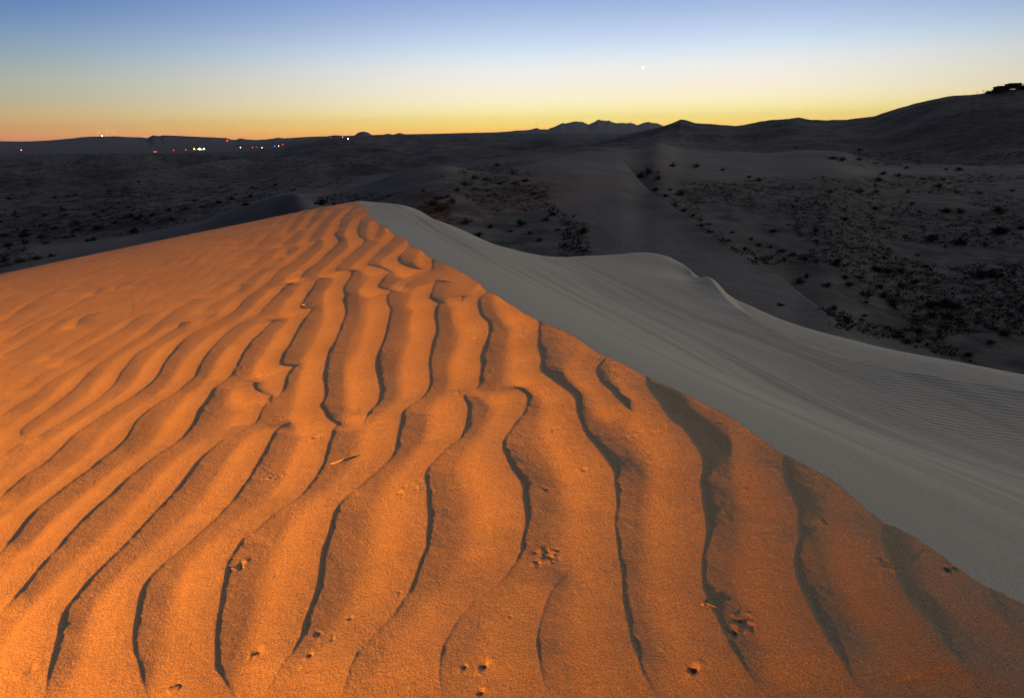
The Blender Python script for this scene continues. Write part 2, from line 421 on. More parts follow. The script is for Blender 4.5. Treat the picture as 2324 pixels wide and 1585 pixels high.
for amp, c, L, at_brink in crests:
    tot = L[-1]; r_c = np.hypot(c[:, 0], c[:, 1]); a_c = np.arctan2(c[:, 0], c[:, 1])
    pad = .40
    def box(rc, ac):
        rlo, rhi = max(rc.min() - pad, .3), rc.max() + pad
        da = min(pad / max(rc.min(), .35) * 1.05, 1.4)
        i0, i1 = np.searchsorted(RR, rlo), np.searchsorted(RR, rhi)
        j0 = int(np.clip(np.searchsorted(AZ[:nfine], ac.min() - da), 0, nfine)); j1 = int(np.clip(np.searchsorted(AZ[:nfine], ac.max() + da), 0, nfine))
        return i0, i1, j0, j1
    I0, I1, J0, J1 = box(r_c, a_c)
    if I1 <= I0 or J1 <= J0: continue
    D2 = np.full((I1 - I0, J1 - J0), 1e6, np.float32); SG = np.zeros_like(D2); TT = np.zeros_like(D2)
    for k in range(0, len(c) - 1, 6):
        seg = c[k:k + 7]; i0, i1, j0, j1 = box(r_c[k:k + 7], a_c[k:k + 7])
        if i1 <= i0 or j1 <= j0: continue
        x = X[i0:i1, j0:j1]; y = Y[i0:i1, j0:j1]; sl = (slice(i0 - I0, i1 - I0), slice(j0 - J0, j1 - J0))
        d2 = D2[sl]; sg = SG[sl]; tt = TT[sl]
        for m in range(len(seg) - 1):
            p = seg[m]; v = seg[m + 1] - p; vv = v @ v
            if vv < 1e-10: continue
            wx = x - p[0]; wy = y - p[1]; t = np.clip((wx * v[0] + wy * v[1]) / vv, 0, 1)
            dx = wx - t * v[0]; dy = wy - t * v[1]; dd = dx * dx + dy * dy
            b = dd < d2
            d2[b] = dd[b]; sg[b] = (wy * v[0] - wx * v[1])[b]; tt[b] = (L[k + m] + t * (L[k + m + 1] - L[k + m]))[b]
        D2[sl] = d2; SG[sl] = sg; TT[sl] = tt
    d = np.sqrt(D2)
    rmean = RR[I0:I1, None]
    fl = min(.22, tot * .4)
    endf = (1 if at_brink else sstep(-.05, fl, TT)) * sstep(-.05, fl, tot - TT)
    mod = 1 + .18 * vnoise(TT * 2.2, np.full_like(TT, amp * 17 + tot), 3)
    Hh = HMAX * (amp if amp > .62 else min(amp * 1.35, .7)) * endf * mod * (.86 + .14 * sstep(1.8, 3.8, rmean))
    # lee is on the right while walking towards the camera: cross > 0 means left of travel
    lee = SG > 0
    wsl = WS * (0.75 + .25 * amp)
    st = 1 - np.clip(d / (wsl * 1.06), 0, 1) ** 1.9; st = np.where(st < .12, st * st / .24 + .0, st - .06) / .94
    le = .09 * np.exp(-(d / .007) ** 1.3) + .91 * (1 - np.clip(d / .27, 0, 1)) ** 1.35
    h = Hh * np.where(lee, le, st)
    RIP[I0:I1, J0:J1] = smax(RIP[I0:I1, J0:J1], h, .015)

Sx, Vx = sv(X, Y)
# low regular ripples elsewhere, so that the bare flank is never flat
ph = (X * .97 + Y * .13 + .10 * fbm(X * .8, Y * .5, 21, 3)) / .30
fr = ph - np.floor(ph); saw = np.where(fr < .72, .5 - .5 * np.cos(np.pi * fr / .72), .5 + .5 * np.cos(np.pi * (fr - .72) / .28))
patch = .5 + .5 * fbm(X * .9, Y * .5, 30, 3)
RIP = smax(RIP, .009 * saw * sstep(.2, .7, patch) * sstep(.0, .8, -Vx), .004)

# the brink itself is more ragged
RIP *= 1 + .35 * np.exp(-(Vx / .35) ** 2) * sstep(4.5, 7, RR[:, None]) - .55 * np.exp(-(Vx / .22) ** 2) * (1 - sstep(3.6, 6, RR[:, None]))
# small undulation
RIP += .0035 * fbm(X * 3.1, Y * 2.1, 44, 3) + .0011 * fbm(X * 16, Y * 16, 45, 2)
# grazed roughness where the wind has plucked the crests
RIP += .0008 * fbm(X * 42, Y * 42, 48, 2) * (RR[:, None] < 7)

# ---- animal tracks and small pits pressed into the sand
zs = z_stoss(X, Y)
TR = [(718, 1008, .085, .035, 16), (930, 1127, .10, .045, 20), (1240, 1277, .10, .05, 22), (540, 1297, .10, .03, 14), (620, 1090, .10, .035, 14),
      (590, 1492, .05, .03, 8), (760, 1455, .03, .02, 5), (1500, 993, .09, .02, 8), (1245, 992, .12, .02, 9), (1440, 995, .08, .02, 8),
      (600, 925, .10, .045, 14), (630, 958, .10, .04, 12), (595, 862, .12, .05, 14), (565, 790, .12, .05, 12), (560, 770, .10, .05, 10),
      (548, 843, .10, .04, 12), (520, 742, .12, .05, 12), (330, 600, .40, .10, 22), (12, 877, .16, .06, 12), (125, 800, .14, .06, 10),
      (240, 945, .04, .02, 5), (1690, 1428, .07, .04, 12), (1565, 930, .03, .015, 4), (1630, 962, .03, .02, 5), (1075, 778, .05, .03, 7),
      (960, 780, .04, .02, 4), (1040, 902, .05, .02, 4), (1870, 1190, .04, .02, 4), (2010, 1300, .05, .04, 8), (2145, 1300, .06, .02, 5),
      (820, 515, .55, .10, 22), (760, 530, .5, .07, 14), (380, 690, .3, .03, 10), (700, 690, .12, .02, 6), (60, 1545, .05, .04, 6)]
pits = []
for (px, py, lx, ly, n) in TR:
    h = hit(px, py, z_stoss)
    if h is None: continue
    for k in range(n):
        a = RNG.uniform(0, 6.28); q = math.sqrt(RNG.uniform(0, 1))
        ox = math.cos(a) * q * lx * .62; oy = math.sin(a) * q * ly * 1.2
        pits.append((h[0] + ox * .95 - oy * .2, h[1] + oy + ox * .35, RNG.uniform(.004, .011) * (1 + .06 * math.hypot(*h)), RNG.choice([-1, -1, 1, 1]) * RNG.uniform(.002, .0062)))
for (px, py, s_, dpt) in [(1573, 1536, .013, -.024), (797, 1415, .009, -.010), (706, 1502, .008, -.011), (724, 1453, .010, -.008), (1326, 1081, .012, -.010),
                          (1240, 1120, .010, -.007), (1100, 1520, .013, -.016), (1055, 1524, .008, -.010), (1092, 1580, .010, -.012), (1662, 1460, .011, -.011),
                          (1675, 1427, .010, -.009), (587, 1494, .013, -.014), (910, 1365, .007, -.006), (2150, 1303, .014, -.012), (2165, 1298, .012, -.010),
                          (1690, 1120, .008, .006), (627, 1315, .007, -.005), (1160, 1415, .006, -.005)]:
    h = hit(px, py, z_stoss)
    if h is None: continue
    pits.append((h[0], h[1], s_, dpt)); pits.append((h[0] - s_ * 1.5, h[1] - s_ * 1.6, s_ * .9, abs(dpt) * .35))
    pits.append((h[0] + s_ * 1.5, h[1] + s_ * 1.0, s_ * .8, abs(dpt) * .22))
for (x0, y0, s_, a_) in pits:
    r0 = math.hypot(x0, y0); az0 = math.atan2(x0, y0); p = s_ * 3
    i0, i1 = np.searchsorted(RR, r0 - p), np.searchsorted(RR, r0 + p); j0 = int(np.clip(np.searchsorted(AZ[:nfine], az0 - p / r0), 0, nfine)); j1 = int(np.clip(np.searchsorted(AZ[:nfine], az0 + p / r0), 0, nfine))
    x = X[i0:i1, j0:j1] - x0; y = Y[i0:i1, j0:j1] - y0
    RIP[i0:i1, j0:j1] += .75 * a_ * np.exp(-(x * x + y * y) / (s_ * s_))

zl = z_lee(X.astype(np.float64), Y.astype(np.float64)).astype(np.float32)
# grain-flow tongues and strata on the lee
vs = np.maximum(Vx, 0)
zl += .010 * fbm(vs * 3.2 + .35 * vnoise(Sx * .3, vs * .2, 60), Sx * .16, 61, 4) * sstep(.1, 1.0, vs) * (1 - .6 * sstep(4.5, 8, vs))
zl += .02 * fbm(X * .7, Y * .7, 66, 3) * sstep(.5, 3, vs)
SC = np.array([at_z(np.array(float(a)), np.array(float(b)), c)[:2] for a, b, c in [(1440, 582, -3.0), (1490, 583, -3.0), (1535, 600, -3.0), (1580, 632, -2.98), (1650, 690, -2.95), (1720, 740, -2.9), (1800, 782, -2.87), (1900, 820, -2.85), (2050, 856, -2.85), (2324, 903, -2.9), (2600, 960, -2.95)]])
SC = catmull(SC, .4); SL = np.concatenate([[0], np.cumsum(np.linalg.norm(np.diff(SC, axis=0), axis=1))])
reg = (Vx > 2.0) & (RR[:, None] < 24); xs_ = X[reg]; ys_ = Y[reg]; bd = np.full(xs_.shape, 1e6); bs = np.zeros_like(bd); bt = np.zeros_like(bd)
for m in range(len(SC) - 1):
    p = SC[m]; v = SC[m + 1] - p; vv = v @ v; wx_ = xs_ - p[0]; wy_ = ys_ - p[1]; t = np.clip((wx_ * v[0] + wy_ * v[1]) / vv, 0, 1)
    dd = (wx_ - t * v[0]) ** 2 + (wy_ - t * v[1]) ** 2; b_ = dd < bd
    bd[b_] = dd[b_]; bs[b_] = (wy_ * v[0] - wx_ * v[1])[b_]; bt[b_] = (SL[m] + t * (SL[m + 1] - SL[m]))[b_]
bd = np.sqrt(bd); far_side = bs > 0
step = np.where(far_side, -.26 * sstep(0, .55, bd) * (1 - .8 * sstep(.8, 3.2, bd)), .06 * np.exp(-bd / .6) * 0) * sstep(0, 1.2, bt)
zl[reg] += (step + np.where(far_side, .07 * np.exp(-(bd / .12)), .07 * np.exp(-bd / .5)) * sstep(0, 1.2, bt)).astype(np.float32)
for (a, b, c, hgt_, s1, s2) in [(1620, 640, -2.93, .12, .30, .8), (1574, 640, -3.0, -.09, .35, .8)]:
    q = at_z(np.array(float(a)), np.array(float(b)), c); th = math.atan2(q[0], q[1]); dx = X - q[0]; dy = Y - q[1]
    al = dx * math.sin(th) + dy * math.cos(th); ac_ = dx * math.cos(th) - dy * math.sin(th)
    zl += (hgt_ * np.exp(-(ac_ / s1) ** 2 - (al / s2) ** 2)).astype(np.float32)
ZZ = np.minimum(zs + RIP, zl)
behind = RR[:, None] > 17
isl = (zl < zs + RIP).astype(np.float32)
verts = np.stack([X, Y, ZZ + EYE], -1).reshape(-1, 3)
# centre cap
verts = np.vstack([verts, [[0, 0, float(z_stoss(np.array(0.), np.array(0.))) + EYE]]])
fq = grid_faces(nr, nc, closed=True)
dune_me = make_mesh("sand_dune", verts, fq)
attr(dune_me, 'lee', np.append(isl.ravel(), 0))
attr(dune_me, 'sv', np.vstack([np.stack([Sx, Vx, ZZ], -1).reshape(-1, 3), [[0, 0, 0]]]), 'FLOAT_VECTOR')


# ================================================================== materials
def new_mat(name):
    m = bpy.data.materials.new(name); m.use_nodes = True; t = m.node_tree
    b = t.nodes['Principled BSDF']; return m, t, b


def tex_noise(t, vec, scale, detail=4, rough=.55, dist=0.0):
    n = t.nodes.new('ShaderNodeTexNoise'); n.inputs['Scale'].default_value = scale; n.inputs['Detail'].default_value = detail
    n.inputs['Roughness'].default_value = rough; n.inputs['Distortion'].default_value = dist; t.links.new(vec, n.inputs['Vector'])
    return n.outputs[0]


def mapc(t, v, a, b, c=0.0, d=1.0):
    n = t.nodes.new('ShaderNodeMapRange'); t.links.new(v, n.inputs[0])
    for i, q in enumerate((a, b, c, d)): n.inputs[i + 1].default_value = q
    return n.outputs[0]


def mix2(t, f, a, b):
    n = t.nodes.new('ShaderNodeMix'); n.data_type = 'RGBA'
    for sock, v in ((0, f), (6, a), (7, b)):
        if isinstance(v, (tuple, float, int)): n.inputs[sock].default_value = v
        else: t.links.new(v, n.inputs[sock])
    return n.outputs[2]


def sand_material():
    m, t, b = new_mat("dune_sand")
    geo = t.nodes.new('ShaderNodeNewGeometry'); pos = geo.outputs['Position']
    at = t.nodes.new('ShaderNodeAttribute'); at.attribute_name = 'sv'
    le = t.nodes.new('ShaderNodeAttribute'); le.attribute_name = 'lee'
    g1 = tex_noise(t, pos, 260, 3, .7); g2 = tex_noise(t, pos, 90, 3, .6); g3 = tex_noise(t, pos, 1.6, 4, .5)
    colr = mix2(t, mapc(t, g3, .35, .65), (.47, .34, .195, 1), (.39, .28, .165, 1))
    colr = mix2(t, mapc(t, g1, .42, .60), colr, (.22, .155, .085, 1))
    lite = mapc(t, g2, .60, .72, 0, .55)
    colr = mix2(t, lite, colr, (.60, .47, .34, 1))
    # dark heavy-mineral streaks on the lee
    sx = t.nodes.new('ShaderNodeSeparateXYZ'); t.links.new(at.outputs['Vector'], sx.inputs[0])
    cb = t.nodes.new('ShaderNodeCombineXYZ')
    t.links.new(math_node('MULTIPLY', sx.outputs[0], .12, tree=t), cb.inputs[0]); t.links.new(math_node('MULTIPLY', sx.outputs[1], 2.6, tree=t), cb.inputs[1])
    st = tex_noise(t, cb.outputs[0], 1.1, 7, .66, .2)
    streak = math_node('MULTIPLY', mapc(t, st, .49, .62), le.outputs['Fac'], tree=t)
    streak = math_node('MULTIPLY', streak, mapc(t, sx.outputs[1], .35, 1.0), tree=t)
    streak = math_node('MULTIPLY', streak, mapc(t, sx.outputs[1], 7.5, 3.5, .15, 1), tree=t)
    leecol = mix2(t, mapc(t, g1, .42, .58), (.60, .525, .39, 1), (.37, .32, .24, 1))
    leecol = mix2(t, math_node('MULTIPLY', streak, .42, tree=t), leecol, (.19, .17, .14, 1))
    colr = mix2(t, le.outputs['Fac'], colr, leecol)  # same sand: paler lee and oranger stoss put the lighting difference into colour
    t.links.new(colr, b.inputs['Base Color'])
    b.inputs['Roughness'].default_value = .95; b.inputs['Specular IOR Level'].default_value = .12
    # grain, and the small wind ripples low on the lee
    grain = math_node('ADD', math_node('MULTIPLY', g1, .0024, tree=t), math_node('MULTIPLY', g2, .0040, tree=t), tree=t)
    mp = t.nodes.new('ShaderNodeMapping'); t.links.new(pos, mp.inputs[0]); mp.inputs['Rotation'].default_value = (0, 0, LEE_ROT)
    wv = t.nodes.new('ShaderNodeTexWave'); wv.wave_type = 'BANDS'; wv.bands_direction = 'Y'; wv.inputs['Scale'].default_value = 3.3
    wv.inputs['Distortion'].default_value = 2.6; wv.inputs['Detail'].default_value = 2; wv.inputs['Detail Scale'].default_value = .35
    t.links.new(mp.outputs[0], wv.inputs[0])
    msk = math_node('MULTIPLY', mapc(t, sx.outputs[1], 1.2, 2.4), mapc(t, sx.outputs[0], 10.5, 7.0), tree=t)
    msk = math_node('MULTIPLY', msk, mapc(t, sx.outputs[1], 7.0, 5.2), tree=t)
    msk = math_node('MULTIPLY', msk, mapc(t, g3, .3, .6, .3, 1), tree=t)
    msk = math_node('MULTIPLY', msk, le.outputs['Fac'], tree=t)
    hgt = math_node('ADD', grain, math_node('MULTIPLY', math_node('MULTIPLY', wv.outputs[1], .0050, tree=t), msk, tree=t), tree=t)
    bp = t.nodes.new('ShaderNodeBump'); bp.inputs['Strength'].default_value = 1; bp.inputs['Distance'].default_value = 1
    t.links.new(hgt, bp.inputs['Height']); t.links.new(bp.outputs[0], b.inputs['Normal'])
    return m


_a = at_z(np.array(1950.), np.array(960.), -2.62); _b = at_z(np.array(2320.), np.array(1012.), -2.66)
LEE_ROT = -math.atan2(_b[1] - _a[1], _b[0] - _a[0])
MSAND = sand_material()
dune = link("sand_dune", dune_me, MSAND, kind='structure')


# ================================================================== the dunes and desert beyond
# crest lines of the far country: (x, y, distance) read from the photograph; linear between
LAY = [
 # 1: small dune just behind the left flank; elsewhere only the foot of the next slope
 [(-700, 700, 50), (-300, 610, 48), (0, 562, 46), (142, 553, 45), (320, 532, 43), (462, 503, 40), (568, 467, 38), (640, 446, 36), (672, 437, 35), (695, 449, 34),
  (716, 468, 33), (760, 500, 32), (850, 540, 30), (1000, 620, 30), (1200, 690, 30), (1500, 720, 28), (1900, 800, 24), (2324, 930, 20), (3200, 1100, 20)],
 # 2: pale crest in the middle, then the long diagonal ridge down to the right
 [(-700, 600, 95), (0, 500, 90), (200, 488, 88), (400, 466, 85), (560, 446, 82), (640, 437, 80), (700, 440, 78), (770, 434, 76), (830, 421, 76), (873, 404, 77), (919, 389, 78), (965, 378, 79),
  (1008, 375, 80), (1036, 380, 80), (1057, 387, 81), (1120, 392, 88), (1200, 372, 100), (1270, 350, 112), (1330, 337, 120), (1392, 341, 120), (1415, 358, 110), (1436, 381, 98), (1448, 412, 80), (1483, 441, 70), (1523, 471, 62),
  (1598, 513, 53), (1663, 548, 48), (1715, 590, 43), (1779, 632, 39), (1800, 655, 38), (1850, 690, 33), (1900, 735, 30), (2000, 830, 27), (2324, 1000, 24), (3200, 1200, 24)],
 # 3: broad dune shoulder and the far rim of the basin
 [(-700, 430, 190), (0, 432, 190), (160, 420, 185), (300, 402, 180), (430, 412, 180), (560, 420, 175), (640, 412, 170), (700, 408, 165), (760, 412, 160), (900, 394, 150), (1050, 372, 140), (1143, 357, 132), (1185, 350, 130), (1270, 343, 128), (1327, 333.5, 130), (1363, 331, 130),
  (1398, 332, 131), (1427, 337, 133), (1455, 333, 136), (1480, 321, 140), (1498, 317, 142), (1515, 325, 144), (1545, 338, 150), (1620, 343, 155), (1750, 346, 160), (1835, 337, 165), (1900, 339, 168), (1931, 347, 170), (1980, 366, 172), (2060, 374, 175),
  (2200, 379, 175), (2324, 378, 172), (3200, 385, 170)],
 # 4: rolling scrub country, rising to the hill on the right skyline
 [(-700, 400, 420), (0, 371, 420), (90, 362, 420), (170, 368, 430), (260, 356, 430), (330, 352, 440), (400, 362, 440), (480, 356, 450), (560, 362, 460), (640, 352, 480), (720, 345, 500), (830, 338, 500), (950, 345, 480), (1060, 336, 470), (1150, 329, 470), (1260, 322, 460), (1340, 325, 450), (1400, 316, 440), (1440, 305, 430),
  (1480, 296, 430), (1510, 286.5, 430), (1545, 277, 430), (1575, 283, 430), (1619, 284, 430), (1666, 286, 430), (1705, 283, 430), (1749, 273, 425), (1805, 267, 420), (1844, 273, 415), (1879, 276, 410),
  (1922, 273, 405), (1987, 264, 395), (2044, 250, 385), (2096, 233, 375), (2148, 221.5, 365), (2204, 217, 355), (2248, 213.5, 350), (2324, 211, 350), (2500, 205, 350), (3200, 260, 350)],
 # 5: edge of the dune country against the plain
 [(-700, 350, 1500), (0, 352, 1500), (200, 349, 1500), (400, 347, 1500), (560, 344, 1500), (640, 338, 1400), (680, 328, 1350), (720, 321, 1300), (760, 314, 1300), (800, 312, 1300), (900, 308, 1400), (1000, 306, 1400), (1080, 304, 1500), (1180, 304, 1500), (1240, 302, 1500), (1290, 300.5, 1500), (1330, 303, 1500), (1400, 305, 1500), (1440, 302, 1500), (1500, 299, 1500), (1700, 297, 1500), (2324, 292, 1500), (3200, 285, 1500)],
 # 6: the plain and the nearer skyline
 [(-700, 340, 4200), (0, 336, 4200), (300, 334, 4200), (520, 330, 4200), (640, 321, 4200), (700, 315, 4000), (740, 309.5, 4000), (760, 306.5, 4000), (785, 308.5, 4000), (805, 307, 4000), (812, 301.5, 4000), (820, 298.5, 4000), (830, 298.5, 4000), (838, 302, 4000), (843, 306, 4000), (870, 305.5, 4000), (880, 303, 4000), (893, 305.4, 4000),
  (906, 301.5, 4000), (920, 304.5, 4000), (1000, 303, 4000), (1050, 301.5, 4000), (1120, 300.2, 4000), (1150, 298.7, 4000), (1240, 299.5, 4000), (1350, 299.5, 4000), (1500, 297.5, 4000), (1700, 295, 4000), (3200, 285, 4000)],
 # 7: blue range on the left, jagged peaks in the middle
 [(-700, 333, 9500), (-200, 326, 9500), (-20, 320, 9500), (0, 320.5, 9500), (4, 322, 9500), (30, 321, 9500), (110, 318, 9500), (160, 314, 9500), (190, 311, 9500), (232, 309, 9500), (270, 309, 9500), (300, 311.5, 9500), (322, 313, 9500), (334, 315, 9500), (338, 313, 9500), (347, 308.3, 9500), (356, 309.5, 9500), (365, 310, 9500), (367, 307.8, 9500), (400, 308.4, 9500), (450, 309.8, 9500),
  (508, 312, 9500), (516, 313, 9500), (525, 316.5, 9500), (536, 316.8, 9500), (543, 314, 9500), (550, 314.2, 9500), (560, 316.2, 9500), (580, 316.8, 9500), (605, 315.5, 9500), (625, 312.5, 9500), (632, 311.5, 9500), (645, 313.3, 9500), (700, 311.8, 9500), (740, 310.5, 9700), (850, 307.5, 10000), (1000, 304, 11000), (1100, 302, 13000),
  (1150, 298.5, 15000), (1176, 295.6, 16000), (1190, 296, 16000), (1205, 294, 16000), (1217.5, 290.3, 16000), (1226, 293.8, 16000), (1244, 293.5, 16000), (1250, 290, 16000), (1256, 288.6, 16000), (1262, 285.5, 16000),
  (1268, 283.5, 16000), (1276, 279.2, 16000), (1283, 280, 16000), (1290, 278.6, 16000), (1298, 276.5, 16000), (1306, 274.8, 16000), (1315, 276, 16000), (1322, 275.8, 16000), (1330, 279.5, 16000), (1336.6, 282.5, 16000), (1340, 280, 16000), (1343, 278.8, 16000), (1350, 276.5, 16000),
  (1355, 272.8, 16000), (1358.7, 271.3, 16000), (1364, 273.4, 16000), (1372, 274.2, 16000), (1377, 275.3, 16000), (1381, 273.2, 16000), (1385, 275.4, 16000), (1391, 277.8, 16000), (1402, 279.5, 16000), (1412, 278.2, 16000), (1422, 280, 16000), (1428, 278.8, 16000), (1433, 278.8, 16000),
  (1440, 281.5, 16000), (1447, 284.5, 16000), (1452, 282.6, 16000), (1460, 278.8, 16000), (1468, 277, 16000), (1473, 276, 16000), (1479, 278.2, 16000), (1485, 278.6, 16000), (1492, 279.5, 16000), (1500, 283, 16000), (1511, 288, 16000), (1530, 293, 16000), (1620, 296, 16000), (1800, 296, 16000), (2324, 288, 16000), (3200, 276, 16000)],
]
LAY[0] = [(x, y, r * 1.6 if x < 700 else r * (1.6 - .6 * min(1, (x - 700) / 300.))) for x, y, r in LAY[0]]
LAY[1] = [(x, y, r * 1.15 if x < 700 else r * (1.15 - .15 * min(1, (x - 700) / 300.))) for x, y, r in LAY[1]]
DIP = [.010, .020, .012, .010, .0022, .0015, .03]
VPOS = [.22, .30, .25, .18, .25, .25, .4]

AZF = np.radians(np.concatenate([np.arange(-62, 62.01, .06)]))


def smooth1(v, k):
    if k < 1: return v
    w_ = np.hanning(2 * k + 3)[1:-1]; w_ /= w_.sum(); return np.convolve(np.pad(v, len(w_) // 2, mode='edge'), w_, 'valid')


KT = []; KR = []
SM = [12, 28, 12, 3, 3, 0, 0]
for li, lay in enumerate(LAY):
    a = np.array(lay, float); az, t = aztan(a[:, 0], a[:, 1])
    tt = np.interp(AZF, az, t); r_ = np.exp(np.interp(AZF, az, np.log(a[:, 2])))
    KT.append(smooth1(tt, SM[li])); KR.append(smooth1(r_, 46))
# knots in distance: start, crest1, valley1, crest2, ...
kr = [np.full_like(AZF, 15.0)]; kt = [np.minimum(KT[0], -.05) - .45]
for i in range(7):
    kr.append(KR[i]); kt.append(KT[i])
    nxt = KR[i + 1] if i < 6 else KR[i] * 2.2
    kr.append(KR[i] * (nxt / KR[i]) ** VPOS[i])
    tv = KT[i] - DIP[i]
    if i < 6: tv = np.minimum(tv, KT[i + 1] - .0005)
    kt.append(tv)
kr.append(np.full_like(AZF, 36000.0)); kt.append(kt[-1] * 0 - .012)
kr = np.array(kr); kt = np.array(kt)
# where layer 1 is only a foot, do not dip behind it
foot = sstep(math.radians(-9), math.radians(-4), AZF)
kt[1] = kt[1] * (1 - foot) - 7.9 / kr[1] * foot; kt[2] = kt[2] * (1 - foot) - 7.8 / kr[2] * foot
f2 = sstep(math.radians(5), math.radians(8), AZF); kt[4] = kt[4] + f2 * .014


def far_t(az, r):
    az = np.clip(az, AZF[0], AZF[-1]); f = (az - AZF[0]) / (AZF[1] - AZF[0]); i = np.clip(f.astype(int), 0, len(AZF) - 2); f = f - i
    lr = np.log(r); res = np.full(np.shape(r), kt[0, 0], float)
    prevR = None
    for k in range(len(kr)):
        R_ = np.log(kr[k][i] * (1 - f) + kr[k][i + 1] * f); T_ = kt[k][i] * (1 - f) + kt[k][i + 1] * f
        if k == 0: res = T_.copy(); prevR, prevT = R_, T_; continue
        u = np.clip((lr - prevR) / (R_ - prevR), 0, 1)
        # crests a little sharper than valleys
        if k in (3, 5):
            ra, rb = np.exp(prevR), np.exp(R_); ul = np.clip((r - ra) / (rb - ra), 0, 1) ** .92
            res = np.where(lr >= prevR, (prevT * ra + (T_ * rb - prevT * ra) * ul) / np.clip(r, ra, rb), res); prevR, prevT = R_, T_; continue
        if k % 2 == 1: sh = u ** 1.25; sh = sh * sh * (3 - 2 * sh) * .75 + .25 * u
        else: sh = u * u * (3 - 2 * u)
        seg = prevT + (T_ - prevT) * sh
        res = np.where(lr >= prevR, seg, res); prevR, prevT = R_, T_
    return res


def far_z(x, y):
    r = np.hypot(x, y); az = np.arctan2(x, y); t = far_t(az, r)
    z = t * r
    a1 = np.clip(r * .004, 0, 2.2) * sstep(30, 70, r)
    z = z + a1 * fbm(x / 22, y / 22, 80, 4) * (1 - .75 * sstep(1500, 4000, r))
    a2 = sstep(120, 260, r) * (1 - sstep(900, 1600, r)) * 2.6 * (1 - .6 * sstep(.05, .3, az))
    z = z + a2 * (1 - 2 * np.abs(fbm(x / 60 + 3, y / 75, 90, 3)) ** .8 - .3)
    z = z + sstep(6000, 9000, r) * 26 * fbm(x / 420, y / 420, 95, 4) * .5
    return z


rf = [14.5]
while rf[-1] < 25500: rf.append(rf[-1] * (1.0085 if rf[-1] < 700 else 1.014))
RF = np.array(rf)
AF = np.concatenate([np.radians(np.arange(-58, 58.01, .065)), np.radians(np.arange(60, 301, 2.0))])
XF = RF[:, None] * np.sin(AF)[None]; YF = RF[:, None] * np.cos(AF)[None]
AZW = np.arctan2(XF, YF)
ZF = far_z(XF, YF)
# ground round behind the camera: plain
bk = sstep(math.radians(62), math.radians(75), np.abs(AZW)); ZF = ZF * (1 - bk) + bk * (-14 - RF[:, None] * .004)
vf = np.stack([XF, YF, ZF + EYE], -1).reshape(-1, 3)
vf = np.vstack([vf, [[0, 0, -16 + EYE]]])
ff = grid_faces(len(RF), len(AF), closed=True)
nA = len(AF); cap = np.stack([np.full(nA, len(vf) - 1), (np.arange(nA) + 1) % nA, np.arange(nA), np.arange(nA)], -1)
ground_me = make_mesh("desert_ground", vf, ff)


def in_poly(px, py, poly):
    c = np.zeros(px.shape, bool); n = len(poly)
    for i in range(n):
        x1, y1 = poly[i]; x2, y2 = poly[(i + 1) % n]
        cond = ((y1 > py) != (y2 > py)) & (px < (x2 - x1) * (py - y1) / (y2 - y1 + 1e-9) + x1); c ^= cond
    return c


SCRUB = [
 [(-600, 350), (730, 345), (725, 420), (640, 440), (560, 462), (450, 500), (310, 530), (140, 550), (0, 558), (-600, 640)],
 [(720, 440), (870, 440), (1010, 402), (1060, 385), (1140, 366), (1180, 380), (1245, 425), (1262, 478), (1330, 500), (1338, 590), (1180, 600), (960, 500), (850, 480), (720, 480)],
 [(1445, 385), (1500, 385), (1640, 415), (1720, 405), (1950, 400), (2900, 380), (2900, 1000), (1900, 745), (1850, 690), (1750, 620), (1650, 560), (1500, 450)],
 [(1500, 292), (1900, 318), (2900, 285), (2900, 378), (1950, 378), (1900, 335), (1700, 330), (1520, 322)],
 [(700, 345), (900, 365), (1150, 342), (1300, 322), (1500, 318), (1500, 332), (1330, 331), (1150, 355), (960, 373), (860, 395), (760, 430), (700, 430)],
 [(0, 566), (60, 560), (75, 590), (0, 612)],
]
front = (np.abs(AZW) < math.radians(60)); scr = np.zeros_like(XF)
for jx, jy in ((0, 0), (1.5, .8), (-1.2, 1.6), (.9, -1.7), (-1.8, -.9), (2.6, -.4)):
    wx = XF + 3.5 * fbm(XF / 9, YF / 9, 120, 3) + jx * RF[:, None] / 45; wy = YF + 3.5 * fbm(XF / 9, YF / 9, 130, 3) + jy * RF[:, None] / 45
    PXF, PYF = project(wx, wy, ZF); sj = np.zeros_like(XF)
    for poly in SCRUB: sj = np.maximum(sj, in_poly(PXF, PYF, poly) & front)
    scr += sj / 6
scr = np.maximum(scr, .9 * sstep(190, 260, RF[:, None])); scr = np.where(RF[:, None] > 2500, .6, scr); scr = np.where(RF[:, None] < 26, 0, scr)
attr(ground_me, 'scrub', np.append(scr.ravel(), 0))


